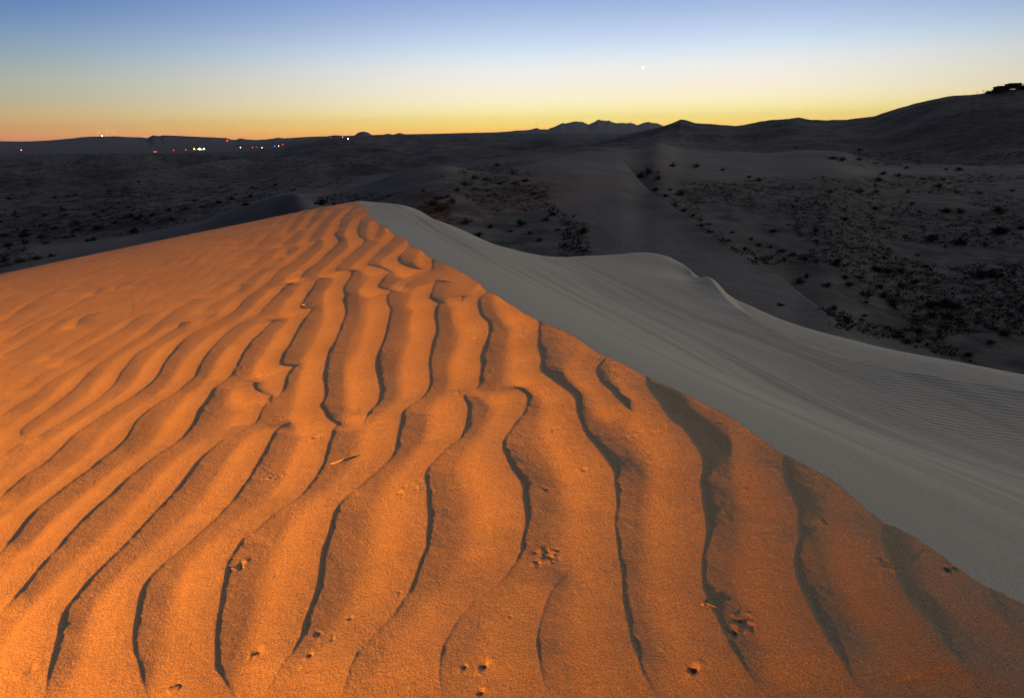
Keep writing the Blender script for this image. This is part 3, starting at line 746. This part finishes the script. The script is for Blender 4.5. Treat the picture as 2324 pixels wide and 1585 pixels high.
def ground_material():
    m, t, b = new_mat("desert_soil")
    geo = t.nodes.new('ShaderNodeNewGeometry'); pos = geo.outputs['Position']
    at = t.nodes.new('ShaderNodeAttribute'); at.attribute_name = 'scrub'
    n1 = tex_noise(t, pos, .35, 6, .65); n2 = tex_noise(t, pos, .06, 4, .55); n3 = tex_noise(t, pos, 2.5, 4, .7); n4 = tex_noise(t, pos, .012, 5, .6)
    sand = mix2(t, mapc(t, n2, .35, .65), (.155, .138, .118, 1), (.195, .175, .150, 1))
    sand = mix2(t, mapc(t, n3, .45, .75, 0, .35), sand, (.085, .08, .078, 1))
    litter = mix2(t, mapc(t, n1, .40, .60), (.150, .136, .116, 1), (.064, .059, .050, 1))
    litter = mix2(t, mapc(t, n4, .40, .62, 0, .6), litter, (.060, .056, .050, 1))
    colr = mix2(t, at.outputs['Fac'], sand, litter)
    t.links.new(colr, b.inputs['Base Color']); b.inputs['Roughness'].default_value = 1; b.inputs['Specular IOR Level'].default_value = .05
    bp = t.nodes.new('ShaderNodeBump'); bp.inputs['Strength'].default_value = .6; bp.inputs['Distance'].default_value = .25
    t.links.new(n1, bp.inputs['Height']); t.links.new(bp.outputs[0], b.inputs['Normal'])
    return m


MGROUND = ground_material()
ground = link("desert_ground", ground_me, MGROUND, kind='structure')


def far_hit(px, py, r0=24, r1=30000, n=1400):
    return hit(px, py, far_z, r0, r1, n)


# ================================================================== shrubs
def simple_mat(name, col, rough=.9, spec=.1, vary=None, scale=8):
    m, t, b = new_mat(name)
    if vary:
        geo = t.nodes.new('ShaderNodeNewGeometry')
        t.links.new(mix2(t, mapc(t, tex_noise(t, geo.outputs['Position'], scale, 3), .38, .62), col, vary), b.inputs['Base Color'])
    else: b.inputs['Base Color'].default_value = col
    b.inputs['Roughness'].default_value = rough; b.inputs['Specular IOR Level'].default_value = spec
    return m


def emit_mat(name, col, strength):
    m, t, b = new_mat(name); b.inputs['Base Color'].default_value = (.1, .1, .1, 1)
    b.inputs['Emission Color'].default_value = col; b.inputs['Emission Strength'].default_value = strength
    return m


MDRY = simple_mat("dry_tuft", (.070, .064, .048, 1), vary=(.034, .032, .024, 1), scale=1.5)
MLEAF = simple_mat("shrub_leaves", (.040, .040, .028, 1), vary=(.020, .022, .015, 1), scale=3)


def tube(vl, fl, p0, p1, r0, r1, k=5):
    p0 = np.array(p0, float); p1 = np.array(p1, float); d = p1 - p0; d /= np.linalg.norm(d) + 1e-9
    a = np.cross(d, [0.3, .8, .5]); a /= np.linalg.norm(a); b = np.cross(d, a); n0 = len(vl)
    for p, r in ((p0, r0), (p1, r1)):
        for i in range(k):
            th = 2 * math.pi * i / k; vl.append(p + (a * math.cos(th) + b * math.sin(th)) * r)
    for i in range(k): fl.append((n0 + i, n0 + (i + 1) % k, n0 + k + (i + 1) % k, n0 + k + i))


def shrub_mesh(name, rng, nst, nleaf, flat):
    """many thin stems fanning from the root, tufted with small leaf faces"""
    vl = []; fl = []; tips = []
    for i in range(nst):
        a = rng.uniform(0, 6.283); lean = rng.uniform(.1, 1.15); ln = rng.uniform(.55, 1.0)
        d = np.array([math.cos(a) * math.sin(lean), math.sin(a) * math.sin(lean), math.cos(lean) * flat])
        mid = d * ln * .5 + rng.uniform(-.05, .05, 3); mid[2] = abs(mid[2]) + .03; tip = d * ln + rng.uniform(-.08, .08, 3); tip[2] = max(tip[2], .05)
        tube(vl, fl, (0, 0, -.12), mid, .014, .009, 4); tube(vl, fl, mid, tip, .009, .004, 4)
        tips += [(mid, tip)]
    for i in range(nleaf):
        m_, t_ = tips[rng.randint(len(tips))]; u = rng.uniform(-.2, 1.05); p = m_ + (t_ - m_) * u + rng.normal(0, .07, 3)
        p[2] = max(p[2], .01)
        s = rng.uniform(.025, .07); a = rng.normal(0, 1, 3); a /= np.linalg.norm(a); b = np.cross(a, rng.normal(0, 1, 3)); b /= np.linalg.norm(b)
        n0 = len(vl); vl += [p - a * s, p - b * s * .55, p + a * s, p + b * s * .55]; fl.append((n0, n0 + 1, n0 + 2, n0 + 3))
    me = make_mesh(name, np.array(vl), np.array(fl), smooth=False); me.materials.append(MLEAF); return me


srng = np.random.RandomState(5)
SHR = [shrub_mesh("desert_shrub", srng, 26 + 3 * k, 620, (.95, .75, .55, .8, .45, .65)[k]) for k in range(6)]


SHLOG = []


def place_shrub(px, py, wpx, label, group, hscale=1.0):
    h = far_hit(px, py + wpx * .18)
    if h is None: return None
    r = math.hypot(*h)
    if r > 700 or r < 24.5: return None
    wid = wpx / F0 * r * .55
    wid = min(max(wid, .3), 2.6)
    z = float(far_z(np.array([h[0]]), np.array([h[1]]))[0]) + EYE
    o = bpy.data.objects.new("desert_shrub", SHR[srng.randint(len(SHR))]); COL.objects.link(o)
    o.location = (h[0], h[1], z - .03); o.rotation_euler = (0, 0, srng.uniform(0, 6.28)); o.scale = (wid, wid, wid * hscale * srng.uniform(.7, .95))
    o['label'] = label; o['category'] = 'shrub'; o['group'] = group
    SHLOG.append((o, px, py, wpx)); return o


nsh = 0
MID = [(930, 165, 120), (1130, 260, 110), (480, 240, 30), (235, 310, 40), (960, 385, 150), (1200, 380, 60), (1500, 510, 110), (1430, 590, 100), (1640, 775, 200), (1560, 860, 150), (2020, 1000, 230), (1700, 980, 140),
       (540, 880, 230), (1230, 900, 230), (840, 950, 150), (1480, 1110, 180), (1800, 1190, 150), (2030, 1250, 130), (700, 1050, 180), (150, 590, 130), (640, 320, 150), (780, 340, 140), (520, 400, 170), (1290, 740, 90),
       (950, 745, 90), (1340, 430, 70), (420, 480, 130), (300, 560, 120), (640, 470, 120), (820, 560, 100), (1080, 560, 90), (360, 650, 100), (1100, 1000, 120), (1350, 1030, 120)]
G_MID = 'dark shrubs on the sand slope beyond the dune crest'
for (x, y, w_) in MID:
    px, py = (1400 + x / 3.8733) * .688, (500 + y / 3.8733) * .688; lab = 'dark low desert shrub among the cluster on the grey slope behind the dune peak'
    if (x, y) == (2020, 1000): lab = 'largest rounded dark bush at the right end of the cluster above the pale slip face'
    if (x, y) == (1500, 510): lab = 'upper of the two small dark bushes at the right edge of the cluster'
    if (x, y) == (1430, 590): lab = 'lower of the two small dark bushes at the right edge of the cluster'
    nsh += place_shrub(px, py, w_ / 3.8733 * .688, lab, G_MID) is not None
BAS = [(190, 465, 60), (310, 468, 55), (450, 487, 40), (590, 525, 40), (640, 540, 50), (835, 372, 25), (1030, 425, 60), (1075, 436, 55), (1165, 435, 45), (1165, 385, 40), (1290, 508, 50), (1365, 520, 45), (1265, 540, 60), (1410, 478, 35),
       (1495, 535, 40), (1605, 540, 30), (1620, 485, 30), (1685, 483, 50), (1580, 572, 60), (1675, 605, 35), (1165, 600, 60), (1015, 600, 50), (975, 525, 25), (1090, 745, 60), (795, 775, 30), (720, 805, 70), (1290, 795, 40), (1215, 660, 30),
       (1440, 665, 40), (1250, 688, 60), (850, 1070, 80), (1000, 1090, 70), (1110, 1085, 70), (1270, 1095, 70), (1385, 1095, 55), (890, 1045, 50), (1090, 1045, 80), (1180, 1130, 40), (1030, 1210, 68), (755, 1190, 62), (1100, 1280, 80), (1190, 1250, 50),
       (1540, 1190, 110), (1610, 1180, 130), (1670, 1200, 90), (1780, 1035, 100), (1850, 1030, 110), (1900, 1040, 70), (1250, 1000, 80), (1320, 1015, 90), (1380, 1015, 60), (1510, 990, 70), (1340, 1195, 60), (1200, 1180, 40), (680, 975, 30), (1420, 1385, 70),
       (1730, 1450, 70), (1610, 1310, 60), (1480, 1330, 70), (1920, 1340, 80), (1850, 1390, 60), (1690, 860, 90), (1900, 805, 110), (2010, 790, 60), (1540, 845, 100), (1620, 700, 80), (1690, 705, 70), (1890, 700, 90), (230, 610, 80), (60, 500, 80),
       (110, 530, 70), (20, 520, 70), (500, 815, 40), (380, 770, 40), (340, 750, 40), (300, 725, 40), (570, 900, 40), (640, 880, 50), (760, 910, 60), (820, 930, 60), (880, 950, 60), (940, 965, 50), (700, 890, 40), (600, 850, 40), (250, 700, 50), (200, 670, 50), (150, 620, 60), (100, 590, 60)]
G_BAS = 'dark shrubs scattered in the basin at the right'
for (x, y, w_) in BAS:
    px, py = (2100 + x / 1.5853) * .688, (250 + y / 1.5853) * .688; lab = 'dark desert shrub scattered in the shadowed basin right of the diagonal ridge'
    if (x, y) == (1030, 1210): lab = 'round dark bush standing alone on the sand just beyond the pale slip face'
    if (x, y) == (755, 1190): lab = 'dark bush peeking up from behind the rim of the pale slip face'
    if (x, y) == (1165, 435): lab = 'upright dark bush on the far sand rim beside a wider one'
    nsh += place_shrub(px, py, w_ / 1.5853 * .688, lab, G_BAS) is not None
LEFT = [(860, 795, 90), (600, 848, 60), (560, 855, 60), (60, 880, 90), (160, 870, 60), (30, 980, 80), (120, 990, 70), (240, 965, 80), (330, 950, 60), (2060, 600, 90), (2140, 625, 60), (2010, 620, 40), (40, 820, 60), (260, 830, 70), (420, 830, 60), (500, 780, 70),
        (640, 770, 70), (740, 740, 60), (830, 700, 70), (980, 690, 80), (1080, 660, 60), (1190, 650, 70), (1290, 640, 60), (1400, 610, 70), (1480, 590, 60), (1600, 570, 60), (1240, 600, 50), (1100, 720, 60), (940, 740, 60), (350, 780, 60), (160, 790, 60)]
G_LEFT = 'dark shrubs on the low ground left of the dune peak'
for (x, y, w_) in LEFT:
    lab = 'small dark shrub on the shadowed scrubland at the left'
    if (x, y) == (2060, 600): lab = 'dark bush in the dip just left of the dune peak'
    if (x, y) == (860, 795): lab = 'wide low dark bush at the top edge of the smooth dark dune on the left'
    nsh += place_shrub(x / 1.937 * .688, (350 + y / 1.937) * .688, w_ / 1.937 * .688, lab, G_LEFT) is not None
# more of the same, in the patches of scrub
arr = [(SCRUB[0], 52, 'small dark shrub on the shadowed scrubland at the left', G_LEFT, (380, 560)), (SCRUB[1], 16, 'dark low desert shrub among the cluster on the grey slope behind the dune peak', G_MID, (380, 590)),
       (SCRUB[2], 26, 'dark desert shrub scattered in the shadowed basin right of the diagonal ridge', G_BAS, (390, 820))]
for poly, n, lab, grp, (ya, yb) in arr:
    xs = [p[0] for p in poly]; c_ = 0; tr = 0
    while c_ < n and tr < 6000:
        tr += 1; px = srng.uniform(max(min(xs), -10), min(max(xs), 2330)); py = srng.uniform(ya, yb)
        if not in_poly(np.array([px]), np.array([py]), poly)[0]: continue
        h = far_hit(px, py)
        if h is None or vnoise(np.array([h[0] / 12]), np.array([h[1] / 12]), 7)[0] < -.1: continue
        r = math.hypot(*h)
        if r < 24.5 or r > 230: continue
        if place_shrub(px, py, srng.uniform(.7, 1.7) / .55 / r * F0 * .55, lab, grp): c_ += 1
ORD = 'first second third fourth fifth sixth seventh eighth ninth tenth eleventh twelfth thirteenth fourteenth fifteenth sixteenth seventeenth eighteenth nineteenth twentieth'.split()
for grp, place, ncol, nrow in ((G_BAS, 'basin right of diagonal ridge', 4, 5), (G_MID, 'grey slope behind the peak', 3, 4), (G_LEFT, 'dark scrubland at left', 4, 4)):
    G = [q for q in SHLOG if q[0]['group'] == grp and q[0]['label'].startswith(('dark desert shrub scattered', 'dark low desert shrub among', 'small dark shrub on the shadowed'))]
    G.sort(key=lambda q: q[2]); per = -(-len(G) // nrow)
    for ri in range(nrow):
        row = sorted(G[ri * per:(ri + 1) * per], key=lambda q: q[1])
        rn = {4: ['farthest', 'second farthest', 'second nearest', 'nearest'], 5: ['farthest', 'second farthest', 'middle', 'second nearest', 'nearest']}[nrow][ri]
        half = -(-len(row) // 2)
        for ci, (o_, a_, b_, w_) in enumerate(row):
            k_, side_ = (ci, 'left') if ci < half else (len(row) - 1 - ci, 'right')
            o_['label'] = '%s dark shrub from %s, %s row, %s' % (ORD[k_] if k_ < 20 else 'inner', side_, rn, place)
print('shrubs', len([o for o in COL.objects if o.name.startswith('desert_shrub')]))

# ground cover: uncountable small tufts, one object
vl = []; fl = []; cnt = 0; tr = 0
while cnt < 7000 and tr < 60000:
    tr += 400
    px = srng.uniform(-40, 2364, 400); py = srng.uniform(345, 835, 400)
    ok = np.zeros(400, bool)
    for poly in SCRUB: ok |= in_poly(px, py, poly)
    for q in np.nonzero(ok)[0]:
        h = far_hit(px[q], py[q], 24, 1200, 180)
        if h is None: continue
        r = math.hypot(*h)
        if r < 25 or r > 1000 or vnoise(np.array([h[0] / 9]), np.array([h[1] / 9]), 17)[0] < (-.3 if px[q] < 720 or py[q] < 380 else -.05): continue
        z = float(far_z(np.array([h[0]]), np.array([h[1]]))[0]) + EYE
        s = srng.uniform(.08, .26) * (1 + min(r, 500) / 220)
        for k in range(8):
            p = np.array([h[0], h[1], z]) + np.array([srng.normal(0, s * .6), srng.normal(0, s * .6), abs(srng.normal(0, s * .30))])
            a = srng.normal(0, 1, 3); a[2] *= .6; a /= np.linalg.norm(a); b = np.cross(a, srng.normal(0, 1, 3)); b /= np.linalg.norm(b); u = s * .34
            n0 = len(vl); vl += [p - a * u, p - b * u * .6, p + a * u, p + b * u * .6]; fl.append((n0, n0 + 1, n0 + 2, n0 + 3))
        cnt += 1
me = make_mesh("scrub_cover", np.array(vl), np.array(fl), smooth=False)
link("scrub_cover", me, MDRY, kind='stuff', label='fine dark scrub and dry tufts scattered over the sand beyond the dune', category='ground cover')
print('tufts', cnt)


# ================================================================== small things on the near sand
def dune_z(x, y):
    """final height of the near dune (mesh lookup)"""
    r = math.hypot(x, y); az = math.atan2(x, y); i = int(np.clip(np.searchsorted(RR, r), 1, nr - 1)); j = int(np.clip(np.searchsorted(AZ[:nfine], az), 1, nfine - 1))
    return float(ZZ[i, j]) + EYE


MWOOD = simple_mat("weathered_wood", (.42, .30, .19, 1), .8, .2, (.30, .20, .12, 1), 120)


def flake(name, px, py, L_, Wd, Th, yaw, pitch, label, cat, lift=0.0, curve=.1):
    h = hit(px, py, z_stoss); z = dune_z(*h)
    n = 14; m_ = 8; vl = []
    for i in range(n + 1):
        u = i / n * 2 - 1; w_ = Wd * (1 - abs(u) ** 2.6) ** .6 * (1 - .25 * u) + .0006; t_ = Th * (1 - abs(u) ** 3) ** .5 + .0004
        for j in range(m_):
            th = 2 * math.pi * j / m_
            vl.append((u * L_ / 2, w_ / 2 * math.cos(th) * (1 + .12 * math.sin(u * 7 + j)), t_ / 2 * math.sin(th) + curve * L_ * (u * u) * .4 + .0006 * math.sin(u * 19 + j * 2)))
    fl = [(i * m_ + j, i * m_ + (j + 1) % m_, (i + 1) * m_ + (j + 1) % m_, (i + 1) * m_ + j) for i in range(n) for j in range(m_)]
    me = make_mesh(name, np.array(vl), np.array(fl)); o = link(name, me, MWOOD, label=label, category=cat)
    o.location = (h[0], h[1], z + lift); o.rotation_euler = (0, -pitch, yaw)
    return o


flake("wood_chip", 768, 1061, .085, .024, .010, math.radians(12), math.radians(15), 'pale flat wood chip stuck in a ripple crest, dark underneath', 'wood chip', .012)
flake("wood_chip", 398, 1581, .05, .03, .009, math.radians(10), math.radians(4), 'small pale chip lying on bright sand at the bottom edge', 'wood chip', .003)
flake("pebble", 691, 699, .05, .03, .02, 0.4, 0, 'tiny pale pebble on a ripple tip in the far sand', 'pebble', .006, 0)
flake("pebble", 1594, 1398, .022, .014, .009, 1.2, .1, 'small tan pebble on the crest beside a thin twig, lower right', 'pebble', .004, 0)
flake("twig", 1608, 1400, .05, .004, .003, -0.6, -.1, 'thin short twig beside a tan pebble on a ripple crest, lower right', 'twig', .002, .05)


# ================================================================== far lights, masts, hilltop shelters, star
def ico(vl, fl, c, r, seg=8):
    n0 = len(vl); rings = 5
    for i in range(rings + 1):
        ph_ = math.pi * i / rings
        for j in range(seg): vl.append((c[0] + r * math.sin(ph_) * math.cos(2 * math.pi * j / seg), c[1] + r * math.sin(ph_) * math.sin(2 * math.pi * j / seg), c[2] + r * math.cos(ph_)))
    for i in range(rings):
        for j in range(seg): fl.append((n0 + i * seg + j, n0 + (i + 1) * seg + j, n0 + (i + 1) * seg + (j + 1) % seg, n0 + i * seg + (j + 1) % seg))


def box(vl, fl, x0, x1, y0, y1, z0, z1):
    n0 = len(vl)
    for z in (z0, z1): vl += [(x0, y0, z), (x1, y0, z), (x1, y1, z), (x0, y1, z)]
    for f in ((0, 3, 2, 1), (4, 5, 6, 7), (0, 1, 5, 4), (1, 2, 6, 5), (2, 3, 7, 6), (3, 0, 4, 7)): fl.append(tuple(n0 + q for q in f))


MPOLE = simple_mat("dark_pole_metal", (.05, .05, .055, 1), .6, .3)
LC = dict(red=((1, .015, .03, 1), 7), pink=((1, .22, .17, 1), 5), white=((.9, 1, .92, 1), 16), warm=((1, .72, .36, 1), 6), yellow=((1, .85, .02, 1), 9), green=((.45, 1, .05, 1), 8), blue=((.05, .08, 1, 1), 7))
ME = {k: emit_mat("lamp_glow_" + k, v[0], v[1]) for k, v in LC.items()}
s4 = 4.648
LIGHTS = [
 (500 + 40 / s4, 400 + 468 / s4, 'pink', 1.0, 'left of two close pinkish lamps, far out on the plain'), (500 + 68 / s4, 400 + 466 / s4, 'pink', 1.0, 'right of two close pinkish lamps, far out on the plain'),
 (500 + 338 / s4, 400 + 442 / s4, 'red', 1.2, 'red lamp between the pinkish pair and the bright cluster'), (500 + 525 / s4, 400 + 437 / s4, 'red', 1.3, 'red lamp next to the left of the bright yellow and white cluster'),
 (500 + 645 / s4, 400 + 412 / s4, 'red', 1.2, 'red lamp touching the top of the yellow lamp in the bright cluster'), (500 + 655 / s4, 400 + 425 / s4, 'yellow', 1.9, 'yellow lamp at the left end of the bright cluster'),
 (500 + 705 / s4, 400 + 430 / s4, 'warm', 1.0, 'small dim lamp just left of the big white lamp'), (500 + 737 / s4, 400 + 424 / s4, 'white', 2.6, 'biggest and brightest white lamp in the cluster on the plain'),
 (500 + 770 / s4, 400 + 431 / s4, 'green', 1.3, 'greenish lamp between the two white lamps of the cluster'), (500 + 803 / s4, 400 + 422 / s4, 'white', 1.9, 'white lamp at the right end of the bright cluster'),
 (500 + 1362 / s4, 400 + 402 / s4, 'warm', 1.5, 'warm white lamp, first to the right of the bright cluster'), (500 + 1548 / s4, 400 + 402 / s4, 'red', 1.5, 'red lamp between two warm white lamps on the plain'),
 (500 + 1612 / s4, 400 + 394 / s4, 'pink', .7, 'very faint pink lamp right of the red one on the plain'), (500 + 1692 / s4, 400 + 404 / s4, 'warm', 1.5, 'warm white lamp left of the blue lamp'),
 (500 + 1888 / s4, 400 + 382 / s4, 'blue', 1.5, 'the only blue lamp, right part of the row on the plain'), (500 + 1948 / s4, 400 + 379 / s4, 'warm', 1.4, 'warm white lamp just right of the blue lamp'),
 (500 + 2010 / s4, 400 + 356 / s4, 'red', 1.2, 'red lamp at the right end of the row, above the blue one'), (325 / s4, 390 + 487 / s4, 'pink', 1.5, 'lone pinkish lamp at the far left on the plain'),
 (1000 + 525 / 5.81, 400 + 316 / 5.81, 'pink', .6, 'faint pink lamp under the skyline left of the two hilltop lamps'), (1000 + 757 / 5.81, 400 + 303 / 5.81, 'pink', 1.3, 'pinkish lamp just under the skyline near the rounded rock hill'),
 (1000 + 860 / 5.81, 400 + 333 / 5.81, 'white', 1.9, 'white lamp below the skyline near the rounded rock hill'),
 (500 + 1160 / s4, 400 + 295 / s4, 'red', 2.2, 'big red lamp high up against the dark range on the left'),
 (1567 / s4, 390 + 270 / s4, 'white', 1.3, 'white lamp on the ridge of the dark range beside the masts'),
]
for (sx_, sy_, c_, k, lab) in LIGHTS:
    px, py = sx_ * .688, sy_ * .688
    hgt = 6.0
    h = hit(px, py + 1.2, far_z, 700, 12000, 1600)
    az_, t_ = aztan(np.array(px), np.array(py))
    if h is None: R_ = 9300.
    else: R_ = math.hypot(*h)
    R_ = min(R_ * .97, 9300.) if R_ < 8000 else 9300.
    for it in range(6):                    # walk the lamp to where its head is seen at the right height
        x = math.sin(az_) * R_; y = math.cos(az_) * R_; zg = float(far_z(np.array([x]), np.array([y]))[0])
        zt = float(t_) * R_
        if zt - zg < 3 or zt - zg > 40: R_ *= .985 if zt - zg < 3 else 1.01
    hh = max(zt - zg, 3.0)
    root = bpy.data.objects.new("area_lamp", None); COL.objects.link(root); root.location = (x, y, zg + EYE)
    root['label'] = lab; root['category'] = 'lamp'; root['group'] = 'far lamps on the plain'
    vl = []; fl = []; tube(vl, fl, (0, 0, -1), (0, 0, hh), .0001 * R_, .00007 * R_, 6); tube(vl, fl, (0, 0, hh - .6), (0, -1.0, hh + .15), .09, .09, 5)
    link("pole", make_mesh("pole", np.array(vl), np.array(fl)), MPOLE, root)
    vl = []; fl = []; ico(vl, fl, (0, 0, hh), k * .56 * R_ / 1549)
    link("lamp_head", make_mesh("lamp_head", np.array(vl), np.array(fl)), ME[c_], root)

MBEAC = emit_mat("beacon_red", (1, .22, .14, 1), 5); MMAST = simple_mat("mast_steel", (.30, .12, .08, 1), .6)
for mi, (mx, y0, y1, lab) in enumerate([(1520, 200, 268, 'leftmost of three faint red lattice masts on the dark range'), (1665, 188, 268, 'tallest and middle of three faint red lattice masts on the dark range'), (1748, 212, 268, 'rightmost of three faint red lattice masts on the dark range')]):
    px = mx / s4 * .688; pb = (390 + y1 / s4) * .688; pt = (390 + y0 / s4) * .688
    azb, tb = aztan(np.array(px), np.array(pb)); _, tt_ = aztan(np.array(px), np.array(pt)); R_ = 9450.
    x = math.sin(azb) * R_; y = math.cos(azb) * R_; zb = float(far_z(np.array([x]), np.array([y]))[0]); H_ = float(tt_) * R_ - zb
    root = bpy.data.objects.new("radio_mast", None); COL.objects.link(root); root.location = (x, y, zb + EYE); root['label'] = lab; root['category'] = 'mast'; root['group'] = 'radio masts on the dark range'
    vl = []; fl = []; q = 1.1
    for (a, b) in ((-q, -q), (q, -q), (0, q)): tube(vl, fl, (a, b, -3), (a * .3, b * .3, H_), .28, .2, 5)
    for k in range(12):
        z0_ = H_ * k / 12; z1_ = H_ * (k + 1) / 12; f0 = 1 - .7 * k / 12; f1 = 1 - .7 * (k + 1) / 12
        tube(vl, fl, (-q * f0, -q * f0, z0_), (q * f1, -q * f1, z1_), .15, .15, 4); tube(vl, fl, (q * f0, -q * f0, z0_), (0, q * f1, z1_), .15, .15, 4); tube(vl, fl, (0, q * f0, z0_), (-q * f1, -q * f1, z1_), .15, .15, 4)
    link("mast_frame", make_mesh("mast_frame", np.array(vl), np.array(fl)), MMAST, root)
    for z_ in (.98, .62):
        vl = []; fl = []; ico(vl, fl, (0, 0, H_ * z_), 3.2)
        link("beacon", make_mesh("beacon", np.array(vl), np.array(fl)), MBEAC, root)

# hilltop: two flat-topped shelters, stakes, bushes
MSHED = simple_mat("weathered_board", (.06, .058, .06, 1), .8, .1, (.045, .04, .04, 1), 2); MROOF = simple_mat("roof_sheet", (.07, .075, .078, 1), .5, .3)


def on_hill(px, R_):
    az_, _ = aztan(np.array(px), np.array(212.)); x = math.sin(az_) * R_; y = math.cos(az_) * R_
    return x, y, float(far_z(np.array([x]), np.array([y]))[0]) + EYE, float(az_)


for (px, wd, hb, h1, gap, lab) in [(2270, 5.0, .25, 2.15, False, 'smaller dark flat-roofed shelter on the right hilltop, left of the raised one'), (2296, 5.2, .6, 2.45, True, 'larger dark flat-roofed shelter standing on posts on the right hilltop')]:
    x, y, z, az_ = on_hill(px, 347.)
    root = bpy.data.objects.new("shelter", None); COL.objects.link(root); root.location = (x, y, z - .1); root.rotation_euler = (0, 0, -az_ + .12); root['label'] = lab; root['category'] = 'shelter'; root['group'] = 'shelters on the hilltop'
    vl = []; fl = []; box(vl, fl, -wd / 2, wd / 2, -1.3, 1.3, hb, h1 - .22)
    for k in range(6): box(vl, fl, -wd / 2 + .1 + k * (wd - .3) / 5, -wd / 2 + .2 + k * (wd - .3) / 5, -1.34, -1.302, hb + .05, h1 - .25)
    link("wall", make_mesh("wall", np.array(vl), np.array(fl), False), MSHED, root)
    vl = []; fl = []; box(vl, fl, -wd / 2 - .25, wd / 2 + .2, -1.6, 1.6, h1 - .216, h1 - .05); box(vl, fl, -wd / 2 + .9, wd / 2 - .1, -.9, .9, h1 - .048, h1 + .22)
    link("roof", make_mesh("roof", np.array(vl), np.array(fl), False), MROOF, root)
    for (a, b) in ((-1, -1), (1, -1), (1, 1), (-1, 1)):
        vl = []; fl = []; box(vl, fl, a * (wd / 2 - .3) - .09, a * (wd / 2 - .3) + .09, b * 1.1 - .09, b * 1.1 + .09, -.6, hb - .003)
        link("post", make_mesh("post", np.array(vl), np.array(fl), False), MSHED, root)
for (px, hh, lab) in [(2217.6, 1.3, 'thin marker stake on the hill, farther from the shelters'), (2230.3, 1.7, 'thin marker stake on the hill, nearer the shelters')]:
    x, y, z, az_ = on_hill(px, 352.); vl = []; fl = []; tube(vl, fl, (0, 0, -.3), (.05, 0, hh), .06, .05, 6); tube(vl, fl, (-.12, 0, hh - .25), (.22, 0, hh - .2), .04, .04, 5)
    o = link("marker_stake", make_mesh("marker_stake", np.array(vl), np.array(fl)), MPOLE, label=lab, category='stake', group='stakes on the hill'); o.location = (x, y, z)
for k, (px, s_) in enumerate([(2238, .9), (2243, 1.3), (2249, 1.5), (2255, 1.5), (2262, 1.1), (2283, .9), (2288, 1.0), (2306, 1.3), (2312, 1.8), (2319, 1.9), (2326, 2.0), (2275, .8)]):
    x, y, z, az_ = on_hill(px, 348. + (k % 3)); o = bpy.data.objects.new("desert_shrub", SHR[k % 6]); COL.objects.link(o); o.location = (x, y, z - .05); o.scale = (s_ * 2.1, s_ * 1.8, s_ * 1.35); o.rotation_euler = (0, 0, k * 1.3)
    o['label'] = ('first second third fourth fifth sixth seventh eighth ninth tenth eleventh last'.split()[sorted([2238, 2243, 2249, 2255, 2262, 2283, 2288, 2306, 2312, 2319, 2326, 2275]).index(px)] + ' from the left of the dark bushes around the hilltop shelters'); o['category'] = 'shrub'; o['group'] = 'bushes beside the hilltop shelters'

d = ray(np.array(1459.5), np.array(152.5)); d = d / np.linalg.norm(d) * 70000
vl = []; fl = []; ico(vl, fl, (0, 0, 0), 95, 12)
st = link("evening_star", make_mesh("evening_star", np.array(vl), np.array(fl)), emit_mat("star_light", (1, 1, .98, 1), 1.6), label='bright white evening star in the pale sky above the distant peaks', category='star')
st.location = (d[0], d[1], d[2] + EYE)

# ================================================================== air
vl = []; fl = []; box(vl, fl, -26500, 26500, -26500, 26500, float(ZF.min()) + EYE - 1.0, 520.0)
hz = link("haze", make_mesh("haze", np.array(vl), np.array(fl), False), None, kind='stuff', label='thin dusk haze over the far plain and mountains', category='haze')
hm = bpy.data.materials.new("dusk_air"); hm.use_nodes = True; t = hm.node_tree; t.nodes.clear()
ho = t.nodes.new('ShaderNodeOutputMaterial'); pv = t.nodes.new('ShaderNodeVolumePrincipled'); pv.inputs['Density'].default_value = 1.5e-5; pv.inputs['Color'].default_value = (.70, .66, .95, 1); pv.inputs['Anisotropy'].default_value = 0.0
t.links.new(pv.outputs[0], ho.inputs['Volume']); hz.data.materials.append(hm)
